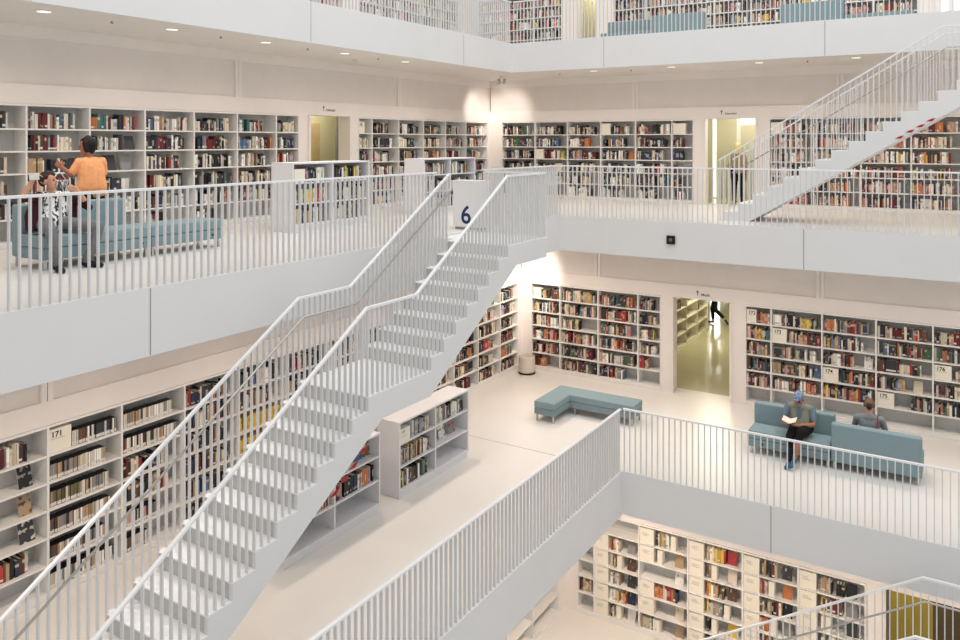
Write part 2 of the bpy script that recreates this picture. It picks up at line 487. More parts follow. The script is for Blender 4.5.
# ------------------------------------------------------------------ staircases (s along, t across, both horizontal)
R_, G_ = .18, .293
def staircase(fs, axis, s1, zland, s_bot_steps, t0, t1, top_end, label, rails, wedges, hand_t, fan=False, off=1.07, hoff=.82, wz=0):
    """fs(s, t, z) -> world. s1: front edge of the mid landing; t0..t1 width; ramps are 15 risers below, 8 above"""
    s2 = s1 + 1.283
    nb = s_bot_steps
    s0 = s1 - (nb - 1) * G_
    s3 = s2 + 7 * G_
    ztop = zland + 8 * R_
    zbot = zland - nb * R_
    org = fs((s1 + s2) / 2, (t0 + t1) / 2, zbot)
    T = thing('staircase', org, label, 'staircase')
    tt = .016
    # one solid flight body: stepped top, sloping underside
    prof = [(s0, zbot)]
    z = zbot
    for j in range(nb):
        z += R_
        s = s0 + j * G_
        prof.append((s, z - tt))
        if j < nb - 1: prof.append((s + G_, z - tt))
    prof.append((s2, zland - tt))
    for j in range(8):
        z += R_
        prof.append((s2 + j * G_, z - tt))
        if j < 7: prof.append((s2 + (j + 1) * G_, z - tt))
    prof.append((top_end, ztop - tt))
    prof.append((top_end, ztop - .342))
    k = .614
    sa = s3 + .28                                   # lower edge corner under the top landing
    prof.append((sa, ztop - .342))
    sb = sa - (ztop - .342 - (zland - .34)) / k
    prof.append((sb, zland - .34))
    sc_ = s1 + .265
    prof.append((sc_, zland - .34))
    prof.append((sc_ - (zland - .34 - zbot) / k, zbot))
    A = [fs(s, t0, zz) for s, zz in prof]; B = [fs(s, t1, zz) for s, zz in prof]
    fb = MB().prism(A, B, M['stair'])
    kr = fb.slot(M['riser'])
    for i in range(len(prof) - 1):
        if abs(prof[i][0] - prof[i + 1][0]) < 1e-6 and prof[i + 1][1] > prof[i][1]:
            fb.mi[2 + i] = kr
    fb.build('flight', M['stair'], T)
    def slab(sa_, sb_, zz, nm):
        a = fs(sa_, t0, zz - tt); b = fs(sb_, t1, zz)
        MB().box(a[0], b[0], a[1], b[1], a[2], b[2]).build(nm, M['step'], T)
    z = zbot
    for j in range(nb - 1):
        z += R_
        slab(s0 + j * G_ - .012, s0 + (j + 1) * G_, z, 'step')
    slab(s1 - .012, s2, zland, 'landing')
    z = zland
    for j in range(7):
        z += R_
        slab(s2 + j * G_ - .012, s2 + (j + 1) * G_, z, 'step')
    slab(s3 - .012, top_end, ztop, 'landing')
    def tread_z(s):
        if s >= s3: return ztop
        if s >= s2: return zland + R_ * (int((s - s2) / G_) + 1)
        if s >= s1: return zland
        return max(zbot, zland - R_ * (int((s1 - s) / G_) + 1))
    off_ = off
    def rail_z(s, ka, kb, off):
        zf = zland + off
        if s < ka: return zf - k * (ka - s)
        if s <= kb: return zf
        return min(zf + k * (s - kb), ztop + off + .02)
    for (t, ka, kb, s_end, s_from) in rails:
        RR = thing('railing', fs(s1, t, zland), None, None)
        del_keys = [q for q in RR.keys()]
        RR.parent = T
        RR.location = ORG[RR.name] - ORG[T.name]
        st = kb + (8 * R_ + .02) / k
        P = [fs(s_from, t, rail_z(s_from, ka, kb, off_)), fs(ka, t, zland + off_), fs(kb, t, zland + off_)]
        if st < s_end - .05:
            P += [fs(st, t, ztop + 1.09), fs(s_end, t, ztop + 1.09)]
        else:
            P += [fs(s_end, t, rail_z(s_end, ka, kb, off_))]
        b = MB()
        for a, c in zip(P, P[1:]):
            a, c = V(a), V(c)
            w = V((.021, 0, 0)) if axis == 'y' else V((0, .021, 0))
            up = V((0, 0, .03))
            b.prism([a - w - up, a + w - up, a + w, a - w], [c - w - up, c + w - up, c + w, c - w])
        b.build('top_rail', M['rail'], RR)
        s = s_from + .03
        while s < s_end:
            z0 = tread_z(s)
            hh = rail_z(s, ka, kb, off_) - .02 - z0
            put_bar(RR, axis, fs(s, t, z0), round(hh, 2))
            s += G_ / 3
        if fan:
            fan(RR, t)
            fan = False
    # steel handrail on brackets
    (t, ka, kb, s_end, s_from) = rails[1]
    hz = lambda s: rail_z(s, ka + .03, kb + .05, hoff)
    P = [fs(s_from, hand_t, hz(s_from)), fs(ka + .03, hand_t, zland + hoff), fs(kb + .05, hand_t, zland + hoff), fs(s_end, hand_t, min(hz(s_end), ztop + .85))]
    h = MB().tube(P, .0145, n=8).build('handrail', M['steel'], T, smooth=True)
    tag(h, 'steel handrail')
    # red foam wedges against bumping one's head, along the underside
    for (s, zz) in wedges:
        t = t0
        d = 1 if t1 < t0 else -1
        zz += wz
        b = MB()
        th = .012 * (1 if t1 < t0 else -1)
        q = [(-.075, -.075), (.01, -.03), (.075, -.02), (.02, -.075)]
        n0 = [fs(s + u, t, zz + v) for u, v in q]
        n1 = [fs(s + u, t + th, zz + v) for u, v in q]
        b.prism(n0, n1)
        w = b.build('warning_wedge', M['red'], T)
        tag(w, 'red warning wedge')
    return T

YMAP = lambda s, t, z: (t, s, z)
XMAP = lambda s, t, z: (s, t, z)
def main_fan(RR, t):
    # return of the balustrade across the end of the top landing
    a = MB().box(-7.38, -6.20, 12.0, 12.042, 1.06, 1.09).build('end_rail', M['rail'], RR)
    for i in range(12):
        put_bar(RR, 'x', (-7.36 + i * .1, 12.02, .001), 1.06)
    MB().box(-7.69, -7.34, 10.95, 12.03, -.342, 0).build('landing', M['step'], RR.parent)
main_w = [(7.28 - .02 + .03, -2.02 + .02), (7.115, -2.12), (6.95, -2.22), (6.785, -2.32)]
staircase(YMAP, 'y', 7.387, -1.44, 15, -6.18, -7.34, 12.04, 'big white staircase with mid landing rising to the number 6 panel',
          [(-6.20, 7.377, 8.36, 12.03, 3.35), (-7.32, 7.377, 8.36, 10.78, 3.35)], main_w, -7.26, main_fan)
rw = [(-1.22, 1.69), (-1.05, 1.80), (-.885, 1.895), (-.72, 2.0)]
staircase(XMAP, 'x', -.32, H - 1.44, 15, 16.48, 17.64, 4.1, 'white staircase rising to the right from the middle back gallery',
          [(16.50, -.53, .65, 3.9, -4.52), (17.62, -.53, .72, 3.0, -4.52)], rw, 17.55, off=.99, hoff=.70, wz=.05)
staircase(XMAP, 'x', -.66, -H - 1.44, 15, 11.25, 12.88, 3.9, 'white staircase whose railing rises into the bottom right corner',
          [(11.27, -.66, .31, 3.8, -4.72), (12.86, -.66, .35, 2.7, -4.72)], [], 12.79, off=1.05, hoff=.74)

# ------------------------------------------------------------------ doorways and the rooms behind
def room(nm, bx, m, label=None):
    return struct(nm, bx, m, label)
# lower gallery doorway: a deep yellow-lit room with its own shelves
room('wall_room_lower', [(-9.2, -3.3, 29.0, 29.1, -H, -.9), (-9.3, -9.2, 18.22, 29.1, -H, -.9), (-4.25, -4.15, 18.22, 29.1, -H, -.9), (-9.3, -4.1, 18.22, 29.1, -1.0, -.9)], M['olive'], 'yellow-lit walls of the room behind the lower doorway')
room('floor_room_lower', [(-9.3, -4.1, 18.22, 29.1, -H - .08, -H - .001)], M['yfloor'], 'glossy yellow-green floor behind the lower doorway')
M['pane2'] = mat('sunlit_window_pane', (.95, .96, 1), .3, .01, 5, emit=(.96, .98, 1), estr=7)
room('window_1', [(-8.22, -7.93, 28.96, 28.99, -H + .02, -1.6)], M['pane2'], 'bright window strip at the far end of the room')
# middle back doorway
room('wall_room_middle', [(-7.6, -5.76, 22.9, 23.0, 0, 3), (-7.7, -7.6, 20.72, 23.0, 0, 3), (-3.6, -3.5, 20.72, 23.0, 0, 3), (-7.7, -3.5, 20.72, 23.0, 2.9, 3.0)], M['olive'], 'olive walls of the room behind the middle back doorway')
room('wall_room_middle_pale', [(-5.66, -3.6, 22.9, 23.0, 0, 2.08)], M['olive'], 'paler back wall section behind the doorway')
room('trim_3', [(-5.76, -5.66, 22.86, 23.0, 0, 2.9)], M['shelf'], 'white upright between the wall sections')
room('window_2', [(-6.43, -6.34, 22.87, 22.89, .02, 2.6)], M['pane'], 'tall bright window slit behind the doorway')
room('window_3', [(-5.66, -3.6, 22.9, 22.93, 2.08, 2.9)], M['pane'], 'bright high window behind the doorway')
room('floor_room_middle', [(-7.7, -3.5, 20.75, 23.0, -.08, -.001)], M['yfloor'], 'floor behind the middle back doorway')
# middle left doorway
room('wall_room_left', [(-14.1, -14.0, 12.2, 17.0, 0, 3), (-14.1, -12.72, 12.1, 12.2, 0, 3), (-14.1, -12.72, 17.0, 17.1, 0, 3), (-14.1, -12.72, 12.1, 17.1, 2.9, 3.0)], M['olive'], 'yellow walls behind the middle left doorway')
room('trim_4', [(-14.0, -13.96, 15.42, 15.50, 0, 2.9), (-14.0, -13.96, 15.58, 15.66, 0, 2.9)], M['seam'], 'grey uprights behind the left doorway')
room('trim_5', [(-14.0, -13.98, 15.66, 16.6, 0, 2.9), (-14.0, -13.98, 15.50, 15.58, 0, 2.9)], M['ceiling'], 'pale wall panel behind the left doorway')
room('door_1', [(-14.0, -13.95, 14.43, 14.80, 0, 2.06)], M['oak'], 'tan wooden door leaf behind the left doorway')
room('floor_room_left', [(-14.1, -12.75, 12.1, 17.1, -.08, -.001)], M['yfloor'], 'floor behind the left doorway')
# bottom doorway
room('wall_room_bottom', [(-1.8, -.72, 17.2, 17.3, -2 * H, -5.2), (-1.9, -1.8, 15.72, 17.3, -2 * H, -5.2)], M['olivedark'], 'mustard wall behind the bottom doorway')
room('wall_room_bottom_dark', [(-.72, 1.2, 17.2, 17.3, -2 * H, -5.2), (1.2, 1.3, 15.72, 17.3, -2 * H, -5.2), (-1.9, 1.3, 15.72, 17.3, -5.3, -5.2)], M['brown'], 'dark brown wall behind the bottom doorway')
room('floor_room_bottom', [(-1.9, 1.3, 15.75, 17.3, -2 * H - .08, -2 * H)], M['yfloor'], 'floor behind the bottom doorway')
room('trim_6', [(-1.34, -1.29, 15.33, 15.38, -2 * H, -2 * H + SHT)], M['brown'], 'dark edge of the bottom doorway')
# upper doorways
room('wall_room_upper', [(-11.8, -9.0, 24.3, 24.4, H, H + 3), (-11.9, -11.8, 23.17, 24.4, H, H + 3), (-9.1, -9.0, 23.17, 24.4, H, H + 3)], M['olive'], 'yellow-green walls behind the topmost doorway')
room('trim_7', [(-9.98, -9.72, 22.78, 22.85, H, H + SHT)], M['shelf'], 'white upright beside the topmost doorway')
room('window_4', [(-1.3, 1.4, 23.3, 23.4, H, H + 3)], M['pane'], 'bright daylight window at the top right')
room('trim_8', [(-.95, -.80, 22.76, 23.1, H, H + SHT), (-.62, -.50, 22.9, 23.1, H, H + SHT)], M['wall'], 'pale window uprights at the top right')
# door frames: thin white linings
for n, (bx) in {'trim_9': [(-5.95, -5.90, 20.30, 20.36, 0, SHT - .01), (-4.67, -4.62, 20.30, 20.36, 0, SHT - .01)], 'trim_10': [(-12.36, -12.30, 12.72, 12.77, 0, SHT - .01), (-12.36, -12.30, 14.05, 14.10, 0, SHT - .01)],
                'trim_11': [(-5.95, -5.91, 17.80, 17.86, -H, -H + SHT - .01), (-4.64, -4.60, 17.80, 17.86, -H, -H + SHT - .01)]}.items():
    room(n, bx, M['wall'], 'white doorway lining')
# red-edged notice behind the left doorway
t = thing('notice_frame', (-13.97, 15.78, 1.60), 'small red-edged notice on the wall behind the left doorway', 'notice')
MB().box(-13.98, -13.972, 15.69, 15.92, 1.55, 1.74).build('frame', M['red'], t)
MB().box(-13.972, -13.968, 15.705, 15.905, 1.565, 1.725).build('paper', M['cream'], t)

# doorway signs with arrow and word
def door_sign(loc, axis, word, label):
    t = thing('doorway_sign', loc, label, 'sign')
    a = V(loc)
    d = V((0, 1, 0)) if axis == 'L' else V((1, 0, 0))
    n = V((.002, 0, 0)) if axis == 'L' else V((0, -.002, 0))
    up = V((0, 0, 1))
    P = lambda u, v: a + n + d * u + up * v
    b = MB()
    b.poly([P(-.01, -.02), P(.01, -.02), P(.01, .07), P(-.01, .07)])
    b.poly([P(-.04, .05), P(-.01, .05), P(0, .075), P(.01, .05), P(.04, .05), P(0, .10)])
    b.build('arrow', M['inkgrey'], t)
    text('lettering', word, P(.08, -.02), axis, .085, M['inkgrey'], t, .001)
door_sign((-12.349, 13.22, 2.31), 'L', 'Literatur', 'small grey arrow sign above the left doorway of the middle gallery')
door_sign((-5.50, 20.349, 2.31), 'R', 'Literatur', 'small grey arrow sign above the back doorway of the middle gallery')
door_sign((-5.36, 17.849, -H + 2.30), 'R', 'Musik', 'small grey arrow sign above the lower doorway')

# ------------------------------------------------------------------ number 6 panel
t = thing('number_panel', (-7.95, 12.35, 0), 'low white panel with a dark blue 6 at the top of the staircase', 'sign')
MB().box(-8.20, -7.58, 12.2, 12.48, .05, .90).build('panel', M['fascia'], t, bevel=.006)
MB().box(-8.17, -7.61, 12.23, 12.45, 0, .05).build('base', M['seam'], t)
text('lettering', '6', (-8.03, 12.198, .12), 'R', .46, M['navy'], t, .006)

# loudspeaker on the slab edge
t = thing('loudspeaker', (-5.2, 15.548, -.36), 'small black square loudspeaker on the middle slab edge', 'speaker')
MB().box(-5.285, -5.115, 15.50, 15.549, -.44, -.27).build('housing', M['black'], t, bevel=.008)
b = MB().tube([(-5.2, 15.503, -.355), (-5.2, 15.485, -.355)], [.04, .03], n=20)
b.build('cone', M['inkgrey'], t, smooth=True)

# ceiling fixtures under the upper gallery
def downlight(x, y, z, label):
    t = thing('downlight', (x, y, z), label, 'ceiling light', 'recessed downlights')
    MB().lathe((x, y, z - .008), [(.10, .007), (.115, .004), (.115, 0), (.095, 0)]).build('rim', M['ceiling'], t)
    MB().lathe((x, y, z - .010), [(.0905, .008), (.0905, 0)]).build('diffuser', M['downlight'], t)
order = ['nearest the left frame edge', 'second from the left frame edge', 'third from the left frame edge', 'fourth from the left frame edge', 'fifth from the left, nearest the bright corner']
for i, y in enumerate((6.12, 8.17, 10.14, 12.25, 14.25)):
    downlight(-10.87, y, 3.398, 'round recessed downlight in the upper left soffit, ' + order[i])
for i, x in enumerate((-8.25, -6.24, -4.2, -2.2)):
    downlight(x, 18.65, 3.398, 'round recessed downlight in the upper back soffit, %s from the corner' % ['first', 'second', 'third', 'fourth'][i])
k = 0
for x, y in ((-10.9, 7.15), (-10.9, 9.16), (-10.9, 11.23), (-10.9, 13.34), (-9.27, 18.8), (-7.31, 18.8), (-3.2, 18.8)):
    t = thing('ceiling_sprinkler', (x, y, 3.398), 'tiny dark sprinkler head in the soffit, %s counted from the left' % ['first', 'second', 'third', 'fourth', 'fifth', 'sixth', 'seventh'][k], 'sprinkler', 'sprinkler heads in the soffit')
    MB().lathe((x, y, 3.36), [(.012, .036), (.012, .01), (.028, .006), (.028, 0)]).build('head', M['seam'], t)
    k += 1
t = thing('smoke_detector', (-11.45, 13.26, 3.398), 'small round detector on the left soffit near the doorway', 'detector')
MB().lathe((-11.45, 13.26, 3.35), [(.04, 0), (.065, .02), (.065, .046)]).build('housing', M['ceiling'], t)
MB().lathe((-11.45, 13.26, 3.343), [(.02, 0), (.02, .007)]).build('sensor', M['seam'], t)
t = thing('spotlight', (-11.1, 18.9, 3.398), 'small twin spotlight on the soffit shining into the bright corner', 'spotlight')
MB().lathe((-11.1, 18.9, 3.34), [(.05, 0), (.05, .056)]).build('mount', M['ceiling'], t)
for dx, dy in ((-.09, .03), (.03, .09)):
    MB().tube([(-11.1 + dx, 18.9 + dy, 3.20), (-11.1 + dx * 1.2, 18.9 + dy * 1.2, 3.33)], [.045, .04], n=14).build('lamp_head', M['chrome'], t, smooth=True)

# ------------------------------------------------------------------ waste bin
t = thing('waste_bin', (-9.5, 17.42, -H), 'round cream waste bin in the corner of the lower gallery', 'bin')
MB().lathe((-9.5, 17.42, -H), [(.205, .05), (.21, .08), (.20, .40), (.19, .43), (.17, .43), (.17, .30)]).build('drum', M['bin'], t, smooth=False)
MB().lathe((-9.5, 17.42, -H), [(.20, 0), (.212, .01), (.212, .05), (.2, .05)]).build('base', M['dark'], t)

# ------------------------------------------------------------------ teal seating
def sofa(fs, a0, a1, d0, d1, z, back, label, dots=(), front=1):
    """a along, d depth; back: 'hi' side at d1, 'lo' side at d0 or None"""
    pa = fs((a0 + a1) / 2, (d0 + d1) / 2, z)
    t = thing('sofa' if back else 'bench', pa, label, 'sofa' if back else 'bench')
    def bx(nm, A0, A1, D0, D1, z0, z1, m, bev):
        p = fs(A0, D0, z + z0); q = fs(A1, D1, z + z1)
        return MB().box(p[0], q[0], p[1], q[1], p[2], q[2]).build(nm, m, t, bevel=bev)
    s0, s1 = d0, d1
    if back == 'hi': s1 = d1 - .18
    if back == 'lo': s0 = d0 + .18
    bx('base', a0 + .005, a1 - .005, s0 + .005, s1, .13, .27, M['tealdark'], .01)
    bx('seat_cushion', a0, a1, s0, s1, .272, .43, M['teal'], .03)
    if back == 'hi': bx('backrest', a0, a1, d1 - .178, d1, .13, .80, M['teal'], .03)
    if back == 'lo': bx('backrest', a0, a1, d0, d0 + .178, .13, .80, M['teal'], .03)
    for A in (a0 + .05, a1 - .05):
        for D in (d0 + .05, d1 - .05):
            p = fs(A, D, z)
            MB().box(p[0] - .016, p[0] + .016, p[1] - .016, p[1] + .016, z, z + .132).build('leg', M['chrome'], t)
    for A in dots:
        fd = d0 if back != 'lo' else d1
        p = fs(A, s0 + .004 if front > 0 else s1 - .004, z + .2)
        q = fs(A, s0 - .006 if front > 0 else s1 + .006, z + .2)
        MB().tube([p, q], .018, n=12).build('socket', M['black'], t)
    return t
YS = lambda a, d, z: (d, a, z)     # a = y, d = x
XS = lambda a, d, z: (a, d, z)
# middle left gallery: front faces +x, so depth runs from the back (d0) to the front (d1)
sofa(YS, 5.52, 7.04, -10.56, -9.82, 0, 'lo', 'teal sofa with the man photographing on the middle left gallery', (6.9,), -1)
sofa(YS, 7.045, 8.29, -10.38, -9.82, 0, None, 'teal backless bench joined to the right of the seated man\'s sofa', (8.1,), -1)
# lower gallery pair
sofa(XS, -3.61, -2.20, 15.14, 15.80, -H, 'hi', 'teal sofa carrying the man reading in a cap', (-3.35, -2.45), 1)
sofa(XS, -2.19, -.79, 15.14, 15.80, -H, 'lo', 'teal sofa turned away, carrying the woman seen from behind', (), 1)
# top gallery
sofa(XS, -8.78, -7.36, 20.30, 20.98, H, 'hi', 'leftmost teal sofa on the top gallery, backrest at the rear', (), 1)
sofa(XS, -7.35, -5.93, 20.30, 20.98, H, 'lo', 'second teal sofa on the top gallery, its back toward the hall', (), 1)
sofa(XS, -4.08, -2.66, 20.30, 20.98, H, 'lo', 'third teal sofa on the top gallery, back toward the hall', (), 1)
sofa(XS, -2.65, -1.22, 20.30, 20.86, H, None, 'teal backless bench at the right end of the top gallery', (), 1)
# L-shaped bench
t = thing('corner_bench', (-7.0, 15.3, -H), 'L-shaped teal bench on the open lower gallery floor', 'bench')
def Lbox(z0, z1, g):
    P = [(-7.76 + g, 14.53 + g), (-7.29 - g, 14.53 + g), (-7.29 - g, 15.25 + g), (-5.88 - g, 15.25 + g), (-5.88 - g, 15.77 - g), (-7.76 + g, 15.77 - g)]
    return MB().prism([(x, y, -H + z0) for x, y in P], [(x, y, -H + z1) for x, y in P])
Lbox(.15, .275, .005).build('base', M['tealdark'], t, bevel=.008)
Lbox(.277, .42, 0).build('seat_cushion', M['teal'], t, bevel=.025)
for x, y in ((-7.71, 14.58), (-7.34, 14.58), (-7.71, 15.72), (-5.93, 15.30), (-5.93, 15.72), (-7.2, 15.32)):
    MB().box(x - .016, x + .016, y - .016, y + .016, -H, -H + .152).build('leg', M['chrome'], t)

# ------------------------------------------------------------------ books
PAL = {
    'black': (.10, .10, .11), 'charcoal': (.22, .22, .24), 'white': (.90, .89, .86), 'cream': (.86, .81, .70), 'grey': (.55, .55, .55),
    'dark red': (.45, .10, .11), 'red': (.74, .16, .16), 'orange': (.83, .45, .18), 'yellow': (.90, .75, .20), 'brown': (.40, .27, .19),
    'tan': (.72, .58, .42), 'navy': (.14, .19, .33), 'blue': (.28, .43, .62), 'teal': (.22, .45, .47), 'green': (.26, .40, .27), 'pink': (.82, .56, .56), 'salmon': (.80, .48, .38), 'olive': (.45, .43, .25)}
PAL = {k: tuple((.22 * sum(c) / 3 + .78 * x) for x in c) for k, c in PAL.items()}
def pick(w):
    ks = list(w); return random.choices(ks, [w[k] for k in ks])[0]
W6 = {'black': 24, 'charcoal': 10, 'white': 24, 'cream': 14, 'grey': 7, 'dark red': 10, 'red': 3, 'brown': 6, 'navy': 6, 'tan': 4, 'orange': 2, 'green': 2, 'teal': 2, 'blue': 2}
W6r = {'black': 10, 'charcoal': 6, 'white': 18, 'cream': 22, 'dark red': 12, 'red': 10, 'orange': 10, 'yellow': 4, 'brown': 6, 'salmon': 8, 'navy': 4, 'tan': 8, 'pink': 3, 'blue': 2}
W5 = {'black': 12, 'charcoal': 9, 'white': 11, 'cream': 16, 'dark red': 11, 'red': 4, 'orange': 5, 'brown': 13, 'salmon': 5, 'navy': 6, 'tan': 9, 'pink': 3, 'blue': 4, 'teal': 3, 'green': 4, 'yellow': 2, 'grey': 5}
W5l = {'black': 28, 'charcoal': 12, 'white': 8, 'cream': 12, 'dark red': 10, 'red': 4, 'brown': 10, 'tan': 8, 'orange': 4, 'navy': 5, 'blue': 3, 'green': 2}
W4 = {'black': 9, 'cream': 26, 'white': 16, 'tan': 14, 'yellow': 8, 'orange': 7, 'dark red': 8, 'red': 4, 'brown': 9, 'navy': 3, 'grey': 6, 'green': 3}
W7 = {'black': 10, 'charcoal': 10, 'white': 20, 'cream': 18, 'grey': 12, 'dark red': 8, 'red': 6, 'pink': 5, 'tan': 8, 'teal': 3, 'yellow': 3, 'brown': 6, 'orange': 4, 'salmon': 5}
WLOW = {'white': 20, 'cream': 22, 'tan': 10, 'black': 12, 'charcoal': 8, 'red': 3, 'dark red': 5, 'brown': 8, 'blue': 3, 'green': 4, 'yellow': 5, 'grey': 8, 'navy': 3}

BOOKS = []       # dict(kind, side, w, a0, a1, d0, depth, z, h, col, bay, row, n)
SIGNS = []
FACE = []        # face-out covers
def map_for(side, w):
    return Lmap(w) if side == 'L' else Rmap(w)

def fill(side, w, a0, a1, z, room_h, W, frac, bay, row, kind='book', thick=(.022, .048), hts=(.55, .82), dep=(.13, .19), base=0.045, fixed=None):
    """stand books side by side from a0 over frac of the width"""
    a = a0 + .006; stop = a0 + (a1 - a0) * frac; n = 0
    runcol = None; runlen = 0; runh = 0
    while True:
        th = random.uniform(*thick)
        if a + th > min(stop, a1 - .006): break
        if runlen <= 0 and random.random() < .16:
            runcol = pick(W); runlen = random.randint(2, 5); runh = room_h * random.uniform(*hts)
        if runlen > 0:
            c = runcol; hh = runh; runlen -= 1
        else:
            c = pick(W); hh = room_h * random.uniform(*hts)
        if fixed: c = fixed
        n += 1
        d0 = base + random.uniform(0, .02)
        BOOKS.append(dict(kind=kind, side=side, w=w, a0=a, a1=a + th - .0015, d0=d0, dep=random.uniform(*dep), z=z + .0008, h=hh, col=c, bay=bay, row=row, n=n))
        a += th
        if kind == 'book' and random.random() < .035: a += random.uniform(.03, .08)

def board(side, w, a0, width, z, h, txt, label, d=.02, lines=False):
    SIGNS.append((side, w, a0, width, z, h, txt, label, d, lines))
def face(side, w, a, z, bw, bh, col, label, accent=None, d=.10):
    FACE.append((side, w, a, z, bw, bh, col, label, accent, d))

ORD = ['first', 'second', 'third', 'fourth', 'fifth', 'sixth', 'seventh', 'eighth', 'ninth', 'tenth', 'eleventh', 'twelfth', 'thirteenth', 'fourteenth', 'fifteenth', 'sixteenth', 'seventeenth', 'eighteenth', 'nineteenth', 'twentieth']
ORD += ['twenty-' + q for q in ORD[:9]] + ['thirtieth'] + ['thirty-' + q for q in ORD[:9]] + ['fortieth'] + ['forty-' + q for q in ORD[:9]] + ['fiftieth'] + ['fifty-' + q for q in ORD[:9]]
ROWN = ['bottom', 'fifth', 'fourth', 'third', 'second', 'top']        # index = row counted from the bottom
LOWN = ['bottom', 'middle', 'top']

def fill_run(key, W, bayname, fr=(.55, .95), skip=lambda i, r: None):
    lv = int(key[0]); side = key[1]; w = WALL[lv][0 if side == 'L' else 1]; z0 = LEV[lv]
    D = RUN[key]
    for i in range(len(D) - 1):
        a0 = D[i] + (.03 if i == 0 else .016); a1 = D[i + 1] - (.03 if i == len(D) - 2 else .016)
        for r in range(ROWS):
            z = z0 + BZ + r * RH
            sp = skip(i, r)
            if sp == 'done': continue
            f = random.uniform(*fr) if sp is None else sp
            if not isinstance(f, tuple) and f <= 0: continue
            b0 = a0
            if isinstance(f, tuple):
                b0 = a0 + f[0] * (a1 - a0); f = f[1]
                fill(side, w, b0, a1, z, RH - .024, W, f, bayname(i), ROWN[r])
            else:
                fill(side, w, a0, a1, z, RH - .024, W, f, bayname(i), ROWN[r])

zr = lambda lv, r: LEV[lv] + BZ + r * RH
# --- middle left wall (nearest long run): bay i from y = 1.555 + 1.025 i
xw = WALL[6][0]
def s6l(i, r):
    if r == 0: return random.choice([0, .5, .7])
    if i == 4 and r == 4: return .35          # bay y 5.65-6.68: grey cover on display
    if i == 6 and r == 4: return .62
    if i == 6 and r == 3: return 0.22
    return None
fill_run('6L1', W6, lambda i: '%s bay left of left doorway' % ORD[10 - i], (.70, .97), s6l)
face('L', xw, 5.65 + .55, zr(6, 4), .16, .24, 'grey', 'grey cover on display, second shelf at the left frame edge')
face('L', xw, 7.72 + .80, zr(6, 4), .17, .24, 'charcoal', 'dark cover on display above the woman in orange')
face('L', xw, 7.72 + .42, zr(6, 3), .22, .26, 'charcoal', 'dark cover on display right of the woman in orange')
face('L', xw, 7.72 + .72, zr(6, 3), .20, .26, 'grey', 'grey cover on display, rightmost of two beside the woman in orange')
fill_run('6L2', W6, lambda i: '%s bay right of left doorway' % ORD[i], (.7, .95), lambda i, r: 'done' if (i == 0 and r == 5) else None)
board('L', xw, 14.42, .22, zr(6, 5), .27, '10', 'white board on the top shelf just right of the left doorway')
# --- middle back wall
def s6r(i, r):
    if (i, r) in ((3, 5), ): return (.26, .72)
    if (i, r) == (1, 3): return (.26, .98)
    if (i, r) == (5, 5): return 'done'
    if (i, r) == (4, 5): return .95
    if i == 5: return random.choice([.3, .55])
    return random.uniform(.6, .9)
fill_run('6R1', W6, lambda i: '%s bay right of bright corner' % ORD[i], (.6, .95), s6r)
yw = WALL[6][1]
board('R', yw, -8.77, .25, zr(6, 5), .29, '', 'white board on the top shelf, fourth bay right of the bright corner')
board('R', yw, -10.81, .24, zr(6, 3), .27, '', 'white board on the third shelf, second bay right of the bright corner')
board('R', yw, -6.76, .33, zr(6, 5), .27, '', 'white board on the top shelf, just left of the back doorway')
face('R', yw, -10.0, zr(6, 3), .14, .22, 'yellow', 'yellow cover on display right of the bright corner')
face('R', yw, -7.95, zr(6, 3), .16, .24, 'orange', 'orange cover on display in the fourth bay from the bright corner')
fill_run('6R2', W6r, lambda i: '%s bay right of back doorway' % ORD[i], (.75, .97), lambda i, r: (.33, .97) if (i, r) == (0, 5) else None)
board('R', yw, -4.31, .30, zr(6, 5), .27, '', 'white board on the top shelf, right of the back doorway')
# --- lower left wall: bay i from y = 2.577 + 1.0152 i ; the 171 bay is i = 3
x5 = WALL[5][0]; D5 = RUN['5L1']
b171 = min(range(len(D5)), key=lambda i: abs(D5[i] - 5.62))
def bay5l(i):
    k = i - b171
    if k == 0: return 'bay with the 171 board'
    return '%s bay %s of the 171 board' % (ORD[abs(k) - 1], 'left' if k < 0 else 'right')
def disc_row(i, r, f, a_from=0.0):
    a0 = D5[i] + .016 + a_from; a1 = D5[i + 1] - .016
    fill('L', x5, a0, a1, zr(5, r), RH - .024, WD, f, bay5l(i), ROWN[r], kind='disc_case', thick=(.027, .033), hts=(.60, .605), dep=(.135, .136), base=.03)
WD = {'black': 5, 'charcoal': 12, 'white': 30, 'cream': 22, 'tan': 14, 'brown': 9, 'grey': 18, 'navy': 3, 'dark red': 3, 'pink': 3, 'olive': 3}
def s5l(i, r):
    k = i - b171
    if k == -1:
        return {5: .80, 4: .0, 3: .46, 2: .38, 1: .80, 0: .0}[r]
    if k < -1: return .8
    if k == 0 or (k == 1 and r >= 4) or (k == 1 and r <= 1): return 'done'
    if k in (3, 4) and r in (2, 3): return 'done'
    return random.uniform(.75, .95)
fill_run('5L1', W5l, bay5l, (.7, .95), s5l)
disc_row(b171, 5, .97, .32)
for r, f in ((4, .82), (3, .86), (2, .90), (1, .80), (0, .92)): disc_row(b171, r, f)
for r, f in ((5, .86), (4, .97), (1, .6), (0, .45)): disc_row(b171 + 1, r, f)
for i in (b171 + 3, b171 + 4):
    for r in (2, 3):
        fill('L', x5, D5[i] + .016, D5[i + 1] - .016, zr(5, r), RH - .024, {'yellow': 1}, .95, bay5l(i), ROWN[r], fixed='yellow', hts=(.62, .7))
board('L', x5, 5.64, .30, zr(5, 5), .295, '171', 'cream board numbered 171 on the top shelf of the lower left wall')
yb = D5[b171 - 1]
